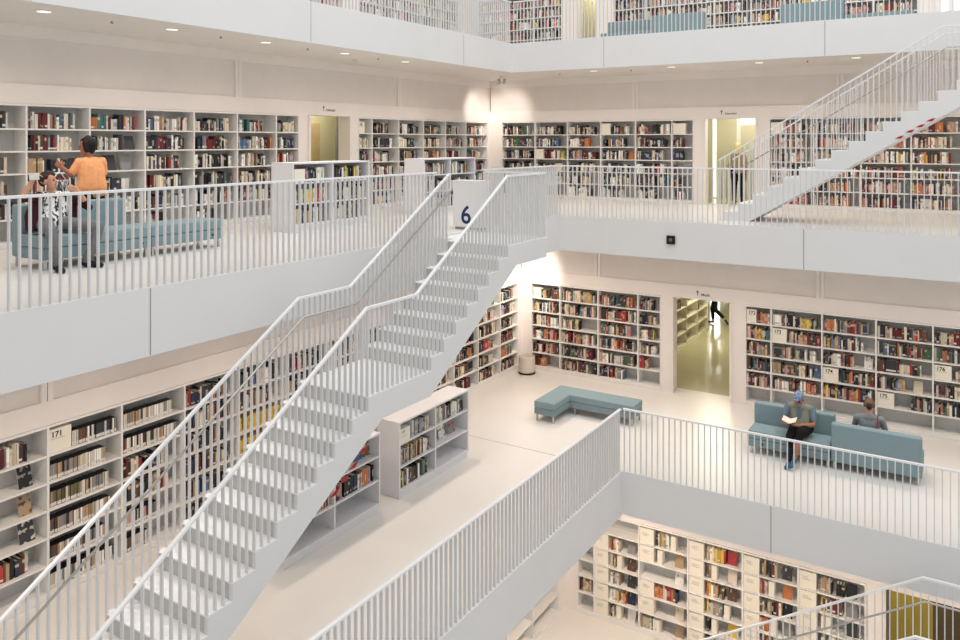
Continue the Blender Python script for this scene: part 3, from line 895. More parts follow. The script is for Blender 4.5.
face('L', x5, yb + .80, zr(5, 4), .17, .25, 'black', 'black cover on display, left of and below the 171 board', 'grey')
face('L', x5, yb + .80, zr(5, 3), .15, .22, 'tan', 'tan cover with dark spots on display at the far left', 'brown')
face('L', x5, yb + .82, zr(5, 2), .19, .25, 'charcoal', 'dark portrait cover on display at the far left', 'cream')
# --- lower back wall
y5 = WALL[5][1]
def s5r1(i, r):
    if r == 0: return [.5, .95, .65, .0][i]
    if (i, r) == (0, 5): return (.32, .95)
    if r == 1 and i == 3: return .45
    if (i, r) == (1, 3): return .55
    if i == 3: return random.choice([.7, .8])
    return random.uniform(.8, .98)
fill_run('5R1', W5, lambda i: '%s bay behind the corner bench' % ORD[i], (.8, .98), s5r1)
board('R', y5, -9.55, .20, zr(5, 5), .25, '', 'cream board on the top shelf beside the lower corner')
def s5r2(i, r):
    if r == 0: return 'done'
    if i == 0 and r == 5: return (.42, .95)
    if i == 1 and r == 4: return (.34, .97)
    if i == 2 and r == 2: return (.34, .98)
    if i == 2 and r == 4: return .78
    if i == 2 and r == 3: return .62
    if i == 3 and r == 2: return .96
    if i == 3 and r == 1: return (.64, .97)
    if i == 3 and r == 3: return .82
    if i == 3 and r == 4: return .96
    if i == 4 and r == 3: return .4
    return random.uniform(.86, .97)
def bay5r(i):
    return ['narrow bay right of lower doorway', 'bay with the 173 board', 'bay with the 174 board', 'bay with the 175 board', 'bay with the 176 board'][i] if i < 5 else '%s bay right of the 176 board' % ORD[i - 5]
def s5r2b(i, r):
    if (i, r) == (3, 2): return .52
    if (i, r) == (3, 1): return (.62, .97)
    if (i, r) == (4, 3): return (.36, .97)
    return s5r2(i, r)
fill_run('5R2', W5, bay5r, (.86, .97), s5r2b)
board('R', y5, -4.285, .20, zr(5, 5), .28, '172', 'cream board numbered 172 on the top shelf right of the lower doorway')
board('R', y5, -3.75, .29, zr(5, 4), .28, '173', 'cream board numbered 173 on the second shelf')
board('R', y5, -2.735, .29, zr(5, 2), .28, '174', 'cream board numbered 174 above the reading man')
board('R', y5, -1.722, .30, zr(5, 1), .28, '175', 'cream board numbered 175 right of the seated woman\'s head')
board('R', y5, -.723, .29, zr(5, 3), .28, '176', 'cream board numbered 176 near the right frame edge')
face('R', y5, -2.755 + .86, zr(5, 3), .16, .24, 'white', 'white cover with dark picture on display above the seated woman', 'charcoal')
face('R', y5, -1.742 + .74, zr(5, 2), .16, .22, 'cream', 'small cream cover on display above the 175 board')
face('R', y5, -1.742 + .90, zr(5, 4), .15, .20, 'green', 'green cover on display, upper right of the seated woman', 'cream')
face('R', y5, -2.86, zr(5, 2), .13, .22, 'blue', 'blue-grey cover on display left of the 174 board', 'white')
# --- bottom back wall: boards, few books, bookends
y4 = WALL[4][1]; D4 = RUN['4R1']
spec4 = {  # bay: rows top..bottom -> (board?, books from, to, display colour)
    1: [(0, 0, 0, None), (1, .34, .60, 'grey'), (1, .34, .50, 'brown'), (1, .34, .58, 'charcoal'), (1, .34, .86, 'navy'), (1, .34, .48, 'white')],
    2: [(1, .33, .64, None), (1, .33, .36, 'tan'), (0, 0, 0, 'white'), (1, .30, .80, None), (1, 0, 0, 'cream'), (0, .0, .46, 'tan')],
    3: [(1, .33, .70, 'red'), (1, .33, .42, 'cream'), (1, .33, .70, 'brown'), (1, .33, .66, None), (1, .33, .42, 'yellow'), (1, .33, .50, 'navy')],
    4: [(1, .30, .64, 'charcoal'), (1, .30, .46, 'orange'), (1, .30, .74, 'black'), (1, .30, .5, 'grey'), (1, .30, .55, None), (1, .30, .5, None)],
    5: [(1, .33, .78, 'black'), (1, .33, .68, 'grey'), (1, .33, .40, 'charcoal'), (1, .33, .45, 'grey'), (1, .30, .5, None), (1, .3, .5, None)],
    0: [(0, 0, 0, None), (0, 0, 0, None), (0, 0, 0, None), (0, 0, 0, None), (0, 0, .8, None), (0, 0, 0, None)]}
for i, rows in spec4.items():
    a0 = D4[i] + (.03 if i == 0 else .016); a1 = D4[i + 1] - (.03 if i == 5 else .016); wd = a1 - a0
    for q, (bd, f0, f1, disp) in enumerate(rows):
        r = 5 - q
        rn = ROWN[r]; bn = '%s bay from the bottom left corner' % ORD[i]
        if bd:
            board('R', y4, a0 + .002, .285, zr(4, r), .30, '', 'cream lined board, %s row, %s' % (rn, bn), .012, True)
        if f1 > f0:
            fill('R', y4, a0 + f0 * wd, a0 + f1 * wd, zr(4, r), RH - .024, W4, 1.0, bn, rn, thick=(.025, .05), hts=(.62, .86))
            if bd and (f1 < .58 if disp else f1 < .8):
                board('R', y4, a0 + f1 * wd + .01, .10, zr(4, r), .27, '', 'narrow cream bookend board, %s row, %s' % (rn, bn), .03)
        if disp:
            face('R', y4, a0 + .80 * wd, zr(4, r), .17, .22, disp, '%s cover on display, %s row, %s' % (disp, rn, bn), random.choice([None, 'cream', 'tan']))
fill_run('4L1', W4, lambda i: '%s bay of the lowest left wall' % ORD[i], (.15, .35), lambda i, r: None if random.random() < .5 else 0)
# --- top gallery
for key, nm in (('7L1', 'behind the top left railing'), ('7L2', 'behind the top left railing corner'), ('7R1', 'left of topmost doorway'), ('7R2', 'behind the top sofas')):
    fill_run(key, W7, lambda i, nm=nm: '%s bay %s' % (ORD[i], nm), (.85, .97))
# --- low bookcases
def low_fill(key, rows):
    x1, y0, y1, z, dp = LOW[key]; ym = (y0 + y1) / 2
    nm = {'A': 'low bookcase by left doorway', 'B': 'low bookcase behind number panel', 'C': 'low bookcase beside the staircase', 'D': 'low bookcase under the staircase'}[key]
    for h, (a, b) in enumerate(((y0 + .033, ym - .016), (ym + .016, y1 - .033))):
        for r in range(3):
            f = rows[h][r]
            zz = z + (.145, .51, .88)[r]
            if f:
                st, fr = f if isinstance(f, tuple) else (0, f)
                fill('L', x1, a + st * (b - a), b, zz, .33, WLOW if key != 'D' else W5, fr, '%s half, %s' % (('left', 'right')[h], nm), LOWN[r], hts=(.60, .82), dep=(.15, .19), thick=(.02, .042))
low_fill('A', [[.9, .9, (.3, .75)], [.9, .9, .85]])
low_fill('B', [[.9, .9, .85], [.9, .9, .8]])
low_fill('C', [[.86, .9, (.38, .86)], [0, 0, .93]])
low_fill('D', [[0, .95, .9], [0, .95, 0]])
x1 = LOW['C'][0]
board('L', x1, 10.22, .26, -H + .88, .22, '177', 'small white numbered board on the low bookcase beside the staircase')
for q, (yy, c) in enumerate(((11.32, 'white'), (11.62, 'white'), (11.92, 'grey'))):
    face('L', x1, yy, -H + .51, .19, .25, c, '%s cover on display in the low bookcase, %s of three' % (c, ['leftmost', 'middle', 'rightmost'][q]), [None, 'grey', 'red'][q], .16)
x1 = LOW['D'][0]
face('L', x1, 9.35, -H + .88, .20, .22, 'blue', 'teal-blue cover on display in the low bookcase under the staircase', 'teal', .16)
face('L', x1, 9.57, -H + .88, .16, .25, 'olive', 'olive cover on display in the low bookcase under the staircase', 'cream', .16)
x1 = LOW['A'][0]
board('L', x1, 10.18, .26, .88, .24, '', 'white board on the low bookcase before the left doorway')
# books of the room behind the lower doorway
t = thing('side_bookcase', (-7.15, 23.4, -H), 'yellow-lit bookcase inside the room behind the lower doorway', 'bookcase')
MB().box(-7.36, -7.34, 20.15, 24.4, -H, -H + 2.1).build('back_panel', M['shelfback'], t)
for r in range(7):
    MB().box(-7.34, -7.0, 20.15, 24.4, -H + .06 + r * RH - (.06 if r == 0 else .024), -H + .06 + r * RH).build('shelf', M['cream'], t)
for y in (20.15, 21.2, 22.25, 23.3, 24.36):
    MB().box(-7.34, -6.995, y, y + .03, -H + .06, -H + .06 + 6 * RH).build('divider', M['cream'], t)
for i in range(4):
    for r in (2, 3, 4, 5):
        fill('L', -7.0, 20.19 + 1.05 * i, 21.15 + 1.05 * i, -H + .06 + r * RH, .32, {'olive': 5, 'brown': 6, 'orange': 4, 'tan': 5, 'yellow': 3, 'dark red': 2}, random.choice([0, .4, .7, .8]), '%s bay inside the lower doorway' % ORD[i], ROWN[min(5, r)])

# no standing book where a cover or board is shown
def clash(b):
    for side, w, a, z, bw, bh, *_ in FACE:
        if side == b['side'] and w == b['w'] and abs(z - b['z']) < .1 and b['a1'] > a - bw / 2 - .004 and b['a0'] < a + bw / 2 + .004: return True
    for side, w, a0, wd, z, h, *_ in SIGNS:
        if side == b['side'] and w == b['w'] and abs(z - b['z']) < .1 and b['a1'] > a0 - .002 and b['a0'] < a0 + wd + .002: return True
    return False
BOOKS = [b for b in BOOKS if not clash(b)]
CNT = {}
for b in sorted(BOOKS, key=lambda b: b['a0']):
    k = (b['side'], b['w'], b['bay'], b['row'], b['kind'])
    CNT[k] = CNT.get(k, 0) + 1
    b['n'] = CNT[k]
# signs and boards
def place_sign(side, w, a0, width, z, h, txt, label, d, lines):
    mp = map_for(side, w)
    c = mp(a0 + width / 2, a0 + width / 2, d, d, z, z)
    t = thing('shelf_board', (c[0], c[2], z + .001), label, 'sign', 'shelf number boards')
    MB().box(*mp(a0, a0 + width, d, d + .16, z + .001, z + h)).build('board', M['cream'], t)
    if side == 'L': P = lambda a, v: (w - d + .002, a, z + v)
    else: P = lambda a, v: (a, w + d - .002, z + v)
    if txt:
        text('lettering', txt, P(a0 + .035, h - (.10 if h > .24 else .07)), side, .10 if h > .24 else .055, M['inkblack'] if h > .24 else M['inkgrey'], t, .002 if h > .24 else 0)
        b = MB().box(*mp(a0 + .035, a0 + width * .72, d - .001, d, z + h - .125, z + h - .119)).build('rule', M['seam'], t)
    elif lines:
        b = MB()
        for q in range(3):
            b.box(*mp(a0 + .05, a0 + width * random.uniform(.5, .75), d - .001, d, z + h - .09 - .025 * q, z + h - .083 - .025 * q))
        b.build('lettering', M['seam'], t)
for s in SIGNS: place_sign(*s)

# face-out covers, leaning back on the shelf
def cover_mat(a, b, sc_):
    k = 'cv_%s_%s' % (a, b)
    if k in M: return M[k]
    m = bpy.data.materials.new('printed_front_%s' % a.replace(' ', '_'))
    m.use_nodes = True
    nt = m.node_tree
    bs = nt.nodes['Principled BSDF']; bs.inputs['Roughness'].default_value = .35
    tc = nt.nodes.new('ShaderNodeTexCoord'); vo = nt.nodes.new('ShaderNodeTexNoise'); vo.inputs['Scale'].default_value = sc_; vo.inputs['Detail'].default_value = 1
    rp = nt.nodes.new('ShaderNodeValToRGB'); rp.color_ramp.interpolation = 'CONSTANT'
    rp.color_ramp.elements[0].color = lin(PAL[a]) + (1,)
    rp.color_ramp.elements[1].position = .58; rp.color_ramp.elements[1].color = lin(PAL[b]) + (1,)
    nt.links.new(tc.outputs['Object'], vo.inputs['Vector']); nt.links.new(vo.outputs['Fac'], rp.inputs['Fac']); nt.links.new(rp.outputs['Color'], bs.inputs['Base Color'])
    M[k] = m
    return m
for side, w, a, z, bw, bh, col, label, acc, d in FACE:
    m = cover_mat(col, acc or col, 14)
    lean = .07
    z += .001
    def P(u, dd, v):
        return (w - d - dd, a + u, z + v) if side == 'L' else (a + u, w + d + dd, z + v)
    t = thing('book', P(0, 0, 0), label, 'book', 'covers on display')
    fr = [P(-bw / 2, 0, 0), P(bw / 2, 0, 0), P(bw / 2, lean, bh), P(-bw / 2, lean, bh)]
    bk = [P(-bw / 2, .004, 0), P(bw / 2, .004, 0), P(bw / 2, lean + .004, bh), P(-bw / 2, lean + .004, bh)]
    MB().prism(fr, bk).build('cover', m, t)
    pg = [P(-bw / 2 + .004, .005, .002), P(bw / 2 - .004, .005, .002), P(bw / 2 - .004, lean + .005, bh - .004), P(-bw / 2 + .004, lean + .005, bh - .004)]
    pk = [P(-bw / 2 + .004, .022, .002), P(bw / 2 - .004, .022, .002), P(bw / 2 - .004, lean + .022, bh - .004), P(-bw / 2 + .004, lean + .022, bh - .004)]
    MB().prism(pg, pk).build('pages', M['paper'], t)

# ------------------------------------------------------------------ people
def fuse(mb, voxel, smooth=3):
    """overlapping tubes grown together into one continuous surface"""
    me = bpy.data.meshes.new('fuse')
    me.from_pydata(mb.v, [], mb.f)
    o = bpy.data.objects.new('fuse', me)
    COL.objects.link(o)
    r = o.modifiers.new('r', 'REMESH'); r.mode = 'VOXEL'; r.voxel_size = voxel
    s = o.modifiers.new('s', 'SMOOTH'); s.factor = .5; s.iterations = smooth
    dg0 = bpy.context.evaluated_depsgraph_get()
    out = bpy.data.meshes.new_from_object(o.evaluated_get(dg0))
    bpy.data.objects.remove(o)
    return out

class Body:
    def __init__(s, name, loc, label, group=None):
        s.t = thing(name, loc, label, 'person', group)
        s.mb = MB(); s.seg = []; s.mats = []
    def chain(s, pts, rad, m):
        pts = [V(p) for p in pts]
        if not isinstance(rad, (list, tuple)): rad = [rad] * len(pts)
        s.mb.tube(pts, list(rad), n=12, caps='round')
        if m not in s.mats: s.mats.append(m)
        for i in range(len(pts) - 1):
            s.seg.append((pts[i], pts[i + 1], rad[i], rad[i + 1], s.mats.index(m)))
    def ball(s, c, r, m):
        c = V(c); s.chain([c - V((0, 0, r * .3)), c + V((0, 0, r * .3))], r, m)
    def torso(s, pel, chest, lsh, rsh, neck, m, hip_w=.115, r_hip=.115, r_waist=.10, r_chest=.105):
        pel, chest, lsh, rsh, neck = map(V, (pel, chest, lsh, rsh, neck))
        side = (lsh - rsh).normalized()
        for sg, sh in ((1, lsh), (-1, rsh)):
            a = pel + side * sg * hip_w * .55; b = (pel + chest) / 2 + side * sg * .06; c = chest + side * sg * .075
            s.chain([a, b, c, chest.lerp(sh, .62) + V((0, 0, .02))], [r_hip, r_waist, r_chest, .075], m)
        s.chain([pel, (pel + chest) / 2, chest], [r_hip, r_waist, r_chest], m)
        s.chain([rsh, chest.lerp(neck, .62), lsh], [.062, .075, .062], m)
    def head(s, c, fwd, up=(0, 0, 1), r=.085, skin=None):
        """c: centre between the ears; fwd: where the face looks"""
        skin = skin or M['skin']
        c = V(c); f = V(fwd).normalized(); u = V(up); u = (u - f * u.dot(f)).normalized(); sd = u.cross(f)
        s.chain([c - f * .022 + u * .030, c + f * .020 + u * .034], [r * .95, r * .88], skin)
        s.chain([c + f * .03 + u * .02, c + f * .045 - u * .06], [r * .74, r * .62], skin)
        s.chain([c + f * .055 - u * .075, c + f * .062 - u * .092], [r * .42, r * .33], skin)
        s.chain([c + f * .085 + u * .025, c + f * .108 - u * .012], [.011, .017], skin)
        for k in (1, -1):
            s.chain([c + sd * k * r * .96 + u * .012, c + sd * k * r * .99 - f * .006 - u * .025], [.017, .012], skin)
        s.hd = (c, f, u, sd, r)
    def face(s):
        c, f, u, sd, r = s.hd
        b = MB()
        for k in (1, -1):
            p = c + f * .082 + sd * k * .032 + u * .012
            b.tube([p - f * .006, p + f * .004], .0095, n=8, caps='round')
        b.build('eyes', M['eye'], s.t, smooth=True)
        b = MB().tube([c + f * .088 - u * .048 - sd * .02, c + f * .096 - u * .049, c + f * .088 - u * .048 + sd * .02], .0055, n=6, caps='round')
        b.build('mouth', M['lip'], s.t, smooth=True)
    def hand(s, wrist, d, palm, side, curl=.5, skin=None):
        """d: finger direction, palm: palm normal, side: toward the thumb"""
        skin = skin or M['skin']
        w = V(wrist); d = V(d).normalized(); n = V(palm).normalized(); n = (n - d * n.dot(d)).normalized(); sd = V(side); sd = (sd - d * sd.dot(d) - n * sd.dot(n)).normalized()
        for k in (-.024, 0, .024):
            s.chain([w + sd * k * .6, w + d * .05 + sd * k, w + d * .088 + sd * k * 1.1], [.016, .0165, .014], skin)
        for k, L in ((.031, .066), (.0105, .076), (-.0105, .071), (-.031, .055)):
            a = w + d * .088 + sd * k * 1.08
            d2 = (d * math.cos(curl * .8) + n * math.sin(curl * .8)); d3 = d * math.cos(curl * 1.9) + n * math.sin(curl * 1.9)
            b = a + d2 * L * .52
            s.chain([a - d * .015, a, b, b + d3 * L * .48], [.0095, .0092, .0085, .0072], skin)
        a = w + d * .025 + sd * .026
        b = a + (d * .5 + sd * .75 + n * .25).normalized() * .042
        s.chain([a - sd * .01, a, b, b + (d * .8 + sd * .2 + n * .4).normalized() * .030], [.013, .0125, .0105, .0085], skin)
    def finish(s, voxel=.0075, mats=None, smooth=5):
        me = fuse(s.mb, voxel, smooth)
        me.name = 'body'
        while me.materials: me.materials.pop()
        for m in s.mats: me.materials.append(m)
        idx = []
        S = s.seg
        for p in me.polygons:
            c = p.center; best = 1e9; bi = 0
            for a, b, ra, rb, k in S:
                ab = b - a; l2 = ab.length_squared
                t = 0 if l2 < 1e-12 else max(0, min(1, (c - a).dot(ab) / l2))
                dd = (c - a - ab * t).length - (ra + (rb - ra) * t)
                if dd < best: best = dd; bi = k
            idx.append(bi)
        me.polygons.foreach_set('material_index', idx)
        me.polygons.foreach_set('use_smooth', [True] * len(idx))
        me.transform(Matrix.Translation(-ORG[s.t.name]))
        o = bpy.data.objects.new('body', me)
        COL.objects.link(o)
        o.parent = s.t
        return o
    def soft(s, name, chains, m, voxel=.012, smooth=3, label=None):
        b = MB()
        for pts, rad in chains: b.tube(pts, rad, n=12, caps='round')
        me = fuse(b, voxel, smooth)
        me.name = name
        while me.materials: me.materials.pop()
        me.materials.append(m)
        me.polygons.foreach_set('use_smooth', [True] * len(me.polygons))
        me.transform(Matrix.Translation(-ORG[s.t.name]))
        o = bpy.data.objects.new(name, me)
        COL.objects.link(o); o.parent = s.t
        if label: o['label'] = label
        return o

def print_mat(name, base, ink, scale, pos=.5, stretch=(1, 1, 1), rough=.85):
    m = bpy.data.materials.new(name)
    m.use_nodes = True
    nt = m.node_tree
    bs = nt.nodes['Principled BSDF']; bs.inputs['Roughness'].default_value = rough
    tc = nt.nodes.new('ShaderNodeTexCoord'); mp = nt.nodes.new('ShaderNodeMapping'); mp.inputs['Scale'].default_value = stretch
    nz = nt.nodes.new('ShaderNodeTexNoise'); nz.inputs['Scale'].default_value = scale; nz.inputs['Detail'].default_value = 1
    rp = nt.nodes.new('ShaderNodeValToRGB'); rp.color_ramp.interpolation = 'CONSTANT'
    rp.color_ramp.elements[0].color = lin(base) + (1,)
    rp.color_ramp.elements[1].position = pos; rp.color_ramp.elements[1].color = lin(ink) + (1,)
    nt.links.new(tc.outputs['Object'], mp.inputs[0]); nt.links.new(mp.outputs[0], nz.inputs['Vector'])
    nt.links.new(nz.outputs['Fac'], rp.inputs['Fac']); nt.links.new(rp.outputs['Color'], bs.inputs['Base Color'])
    return m
cloth = lambda n, c: mat(n, c, .9, .07, 25, spec=.15)
M['trgrey'] = cloth('grey_trousers', (.46, .46, .47))
M['tee'] = print_mat('white_printed_shirt', (.90, .90, .90), (.16, .16, .17), 10, .545, (3.4, 3.4, .7))
M['maroon'] = cloth('maroon_jacket', (.25, .13, .16))
M['hairdark'] = mat('dark_brown_hair', (.16, .10, .08), .6, .2, 60)
M['hairblack'] = mat('black_hair', (.07, .06, .06), .6, .2, 60)
M['hairbrown'] = mat('brown_hair', (.42, .31, .22), .6, .2, 60)
M['hairblond'] = mat('blond_hair', (.93, .87, .62), .6, .1, 60)
M['shoe'] = cloth('dark_shoes', (.17, .18, .21))
M['orange'] = cloth('orange_shirt', (.97, .68, .48))
M['trblack'] = cloth('black_trousers', (.12, .11, .12))
M['trnavy'] = cloth('dark_navy_trousers', (.15, .17, .22))
M['khaki'] = cloth('khaki_vest', (.56, .55, .48))
M['blueshirt'] = cloth('blue_grey_shirt', (.42, .48, .54))
M['cap'] = print_mat('blue_patterned_cap', (.36, .47, .62), (.62, .66, .70), 40, .55)
M['greyshirt'] = cloth('grey_shirt', (.52, .54, .55))
M['blueshoe'] = cloth('blue_shoes', (.24, .38, .48))
M['beige'] = cloth('beige_top', (.66, .58, .44))
M['white'] = cloth('white_cloth', (.90, .90, .90))
M['skin2'] = mat('tanned_skin', (.62, .43, .33), .55, .06, 20)
M['skin3'] = mat('brown_skin', (.66, .45, .34), .55, .06, 20)

# --- man on the middle gallery sofa, phone raised
P = Body('person', (-9.95, 5.75, 0), 'young man with phone raised, white printed shirt, maroon jacket, grey trousers, seated on teal sofa')
pel = V((-10.08, 5.78, .555)); ch = V((-10.20, 5.89, .80)); nk = V((-10.17, 5.81, .965))
ls = V((-10.15, 6.045, .89)); rs = V((-10.19, 5.71, .905))
P.torso(pel, ch, ls, rs, nk, M['tee'], r_hip=.118, r_waist=.105, r_chest=.10)
P.chain([nk - V((0, 0, .07)), nk + V((0, 0, .07))], [.052, .048], M['skin'])
hf = V((.72, .62, .05))
hc = V((-10.135, 5.755, 1.10))
P.head(hc, hf)
# legs
P.chain([pel + V((.02, -.10, -.005)), (-9.66, 5.52, .515)], [.105, .072], M['trgrey'])
P.chain([(-9.66, 5.52, .50), (-9.60, 5.56, .28), (-9.63, 5.60, .11)], [.072, .062, .056], M['trgrey'])
P.chain([pel + V((.02, .10, -.005)), (-9.62, 6.12, .515)], [.105, .072], M['trgrey'])
P.chain([(-9.62, 6.12, .50), (-9.60, 6.06, .28), (-9.68, 6.0, .11)], [.072, .062, .056], M['trgrey'])
for a, b in (((-9.66, 5.60, .05), (-9.45, 5.55, .035)), ((-9.71, 6.0, .05), (-9.50, 6.08, .035))):
    P.chain([a, b], [.046, .036], M['shoe'])
# right arm up with the phone, left arm bent to the chin
re, rh = V((-10.02, 5.36, .90)), V((-9.97, 5.47, 1.12))
P.chain([rs, re], [.058, .046], M['maroon'])
P.chain([re, re.lerp(rh, .95)], [.042, .030], M['skin'])
P.hand(rh - (rh - re).normalized() * .01, (rh - re).normalized() + V((.1, .35, .3)), V((.2, 1, 0)), V((.9, -.1, .3)), .9)
le, lh = V((-9.98, 6.22, .74)), V((-9.985, 6.07, .96))
P.chain([ls, le], [.06, .048], M['maroon'])
P.chain([le, le.lerp(lh, .35)], [.047, .040], M['maroon'])
P.chain([le.lerp(lh, .3), lh], [.038, .028], M['skin'])
P.hand(lh, V((-.35, -.8, .5)), V((-.9, .3, 0)), V((.3, .2, .8)), .9)
P.face()
f, sd = hf.normalized(), V((0, 0, 1)).cross(hf.normalized())
P.soft('hair', [([hc - f * .045 + V((0, 0, .045)), hc + f * .01 + V((0, 0, .085)), hc + f * .055 + V((0, 0, .082))], [.078, .068, .038]),
                ([hc - f * .07 + V((0, 0, .02)), hc - f * .06 - V((0, 0, .03))], [.052, .040]),
                ([hc + sd * .062 + V((0, 0, .055)), hc + sd * .066 - f * .03 + V((0, 0, .01))], [.034, .028]),
                ([hc - sd * .062 + V((0, 0, .055)), hc - sd * .066 - f * .03 + V((0, 0, .01))], [.034, .028])], M['hairdark'])
# open jacket hanging either side of the shirt
P.soft('jacket', [([rs + V((-.02, -.02, .0)), (-10.17, 5.62, .72), (-10.12, 5.58, .52)], [.066, .065, .05]),
                  ([(-10.25, 5.66, .84), (-10.24, 5.58, .66), (-10.2, 5.56, .50)], [.06, .06, .05]),
                  ([ls + V((-.02, .02, 0)), (-10.16, 6.10, .74), (-10.10, 6.08, .58)], [.066, .06, .045])], M['maroon'], label='open maroon jacket')
P.finish()
t = thing('smartphone', rh + V((.03, .10, .10)), 'white smartphone held up by the seated young man', 'phone')
q = V((-9.888, 5.447, 1.175))
Rv = V((.80, .60, 0)); Nv = V((.60, -.80, 0)); Uv = V((0, 0, 1))
def plate(c, hw, hh, d0, d1):
    A = [c + Rv * x + Uv * z + Nv * d0 for x, z in ((-hw, -hh), (hw, -hh), (hw, hh), (-hw, hh))]
    B = [c + Rv * x + Uv * z + Nv * d1 for x, z in ((-hw, -hh), (hw, -hh), (hw, hh), (-hw, hh))]
    return MB().prism(A, B)
plate(q, .058, .038, .0, .009).build('case', M['white'], t)
plate(q, .053, .034, -.0015, 0).build('screen', M['black'], t)

# --- woman in orange standing behind the sofa
P = Body('person', (-11.0, 6.86, 0), 'black-haired woman in orange T-shirt standing behind the teal sofa, facing the books')
bx, by = -11.0, 6.9
pel = V((bx, by, .84)); ch = V((bx - .02, by, 1.08)); nk = V((bx - .03, by - .015, 1.26))
ls = V((bx - .06, by - .165, 1.185)); rs = V((bx + .0, by + .165, 1.19))
P.torso(pel, ch, ls, rs, nk, M['orange'], hip_w=.15, r_hip=.142, r_waist=.14, r_chest=.128)
P.chain([pel + V((0, -.07, .06)), ch + V((0, -.06, .05))], [.13, .12], M['orange'])
P.chain([pel + V((0, .07, .06)), ch + V((0, .06, .05))], [.13, .12], M['orange'])
P.chain([nk - V((0, 0, .06)), nk + V((-.01, -.01, .07))], [.052, .048], M['skin3'])
hc = nk + V((-.03, -.03, .135)); hf = V((-.75, -.6, -.12))
P.head(hc, hf, skin=M['skin3'])
for k in (-1, 1):
    P.chain([pel + V((0, k * .085, -.02)), (bx, by + k * .09, .46)], [.118, .075], M['trblack'])
    P.chain([(bx, by + k * .09, .46), (bx + .015, by + k * .095, .10)], [.072, .048], M['trblack'])
    P.chain([(bx + .02, by + k * .095, .045), (bx - .17, by + k * .105 - .02, .032)], [.042, .034], M['shoe'])
le, lh = V((bx - .10, by - .27, 1.03)), V((bx - .16, by - .36, 1.12))
P.chain([ls, ls.lerp(le, .72)], [.068, .058], M['orange'])
P.chain([ls.lerp(le, .6), le, lh], [.046, .042, .030], M['skin3'])
P.hand(lh, V((-.4, -.5, .5)), V((-.6, .4, .2)), V((.2, .3, .9)), .9, skin=M['skin3'])
re, rh = V((bx - .05, by + .235, 1.0)), V((bx - .26, by + .10, 1.05))
P.chain([rs, rs.lerp(re, .72)], [.068, .058], M['orange'])
P.chain([rs.lerp(re, .6), re, rh], [.046, .042, .030], M['skin3'])
P.hand(rh, V((-.8, -.5, .1)), V((0, -.2, -1)), V((-.3, .8, .2)), .8, skin=M['skin3'])
P.face()
f = hf.normalized(); sd = V((0, 0, 1)).cross(f)
P.soft('hair', [([hc - f * .05 + V((0, 0, .04)), hc + f * .0 + V((0, 0, .085)), hc + f * .05 + V((0, 0, .075))], [.09, .078, .045]),
                ([hc - f * .075 + V((0, 0, .02)), hc - f * .07 - V((0, 0, .055))], [.070, .055]),
                ([hc + sd * .066 + V((0, 0, .05)), hc + sd * .072 - f * .02 - V((0, 0, .045))], [.042, .036]),
                ([hc - sd * .066 + V((0, 0, .05)), hc - sd * .072 - f * .02 - V((0, 0, .045))], [.042, .036])], M['hairblack'])
P.finish()
P.t.scale = (.97, .97, 1.10)
t = thing('tote_bag', (bx - .15, by - .37, .88), 'pale striped bag hanging from the hand of the woman in orange', 'bag')
b = MB()
b.box(bx - .19, bx - .11, by - .53, by - .27, .88, 1.06)
b.build('pouch', print_mat('striped_bag', (.86, .86, .84), (.30, .30, .32), 24, .52, (.5, 2, .5)), t, bevel=.015)
MB().tube([(bx - .15, by - .50, 1.05), (bx - .16, by - .42, 1.165), (bx - .16, by - .38, 1.17), (bx - .15, by - .30, 1.05)], .008, n=6).build('strap', M['white'], t)

# --- man reading on the lower gallery
Z5 = -H
P = Body('person', (-2.75, 15.1, Z5), 'man in blue patterned cap and khaki vest sitting cross-legged, reading a book')
pel = V((-2.72, 15.40, Z5 + .56)); ch = V((-2.75, 15.47, Z5 + .80)); nk = V((-2.765, 15.43, Z5 + .985))
ls = V((-2.55, 15.46, Z5 + .90)); rs = V((-2.955, 15.46, Z5 + .90))
P.torso(pel, ch, ls, rs, nk, M['khaki'], r_hip=.125, r_waist=.12, r_chest=.115)
P.chain([ch + V((0, -.085, -.18)), ch + V((0, -.082, .10))], [.068, .056], M['blueshirt'])
P.chain([nk - V((0, 0, .06)), nk + V((0, -.03, .06))], [.055, .05], M['skin2'])
hc = V((-2.77, 15.38, Z5 + 1.065)); hf = V((-.15, -.92, -.30))
P.head(hc, hf, up=(0, -.28, .96), skin=M['skin2'])
k1, k2 = V((-2.84, 14.98, Z5 + .50)), V((-2.66, 14.96, Z5 + .60))
P.chain([pel + V((-.10, 0, -.02)), k1], [.11, .074], M['trblack'])
P.chain([k1, (-2.83, 14.93, Z5 + .26)], [.07, .058], M['trblack'])
P.chain([(-2.83, 14.93, Z5 + .30), (-2.84, 14.92, Z5 + .10)], [.060, .052], M['trnavy'])
P.chain([(-2.84, 14.93, Z5 + .05), (-2.85, 14.69, Z5 + .036)], [.044, .036], M['blueshoe'])
P.chain([pel + V((.10, 0, 0)), k2], [.112, .076], M['trblack'])
P.chain([k2, k2.lerp(V((-2.74, 14.84, Z5 + .17)), .35)], [.072, .06], M['trblack'])
P.chain([k2.lerp(V((-2.74, 14.84, Z5 + .17)), .3), (-2.70, 14.87, Z5 + .36), (-2.73, 14.84, Z5 + .19)], [.052, .050, .036], M['skin2'])
P.chain([(-2.735, 14.85, Z5 + .15), (-2.76, 14.65, Z5 + .09)], [.042, .034], M['blueshoe'])
le, lh = V((-2.50, 15.33, Z5 + .66)), V((-2.74, 15.13, Z5 + .665))
P.chain([ls, ls.lerp(le, .68)], [.066, .056], M['blueshirt'])
P.chain([ls.lerp(le, .6), le, lh], [.046, .043, .030], M['skin2'])
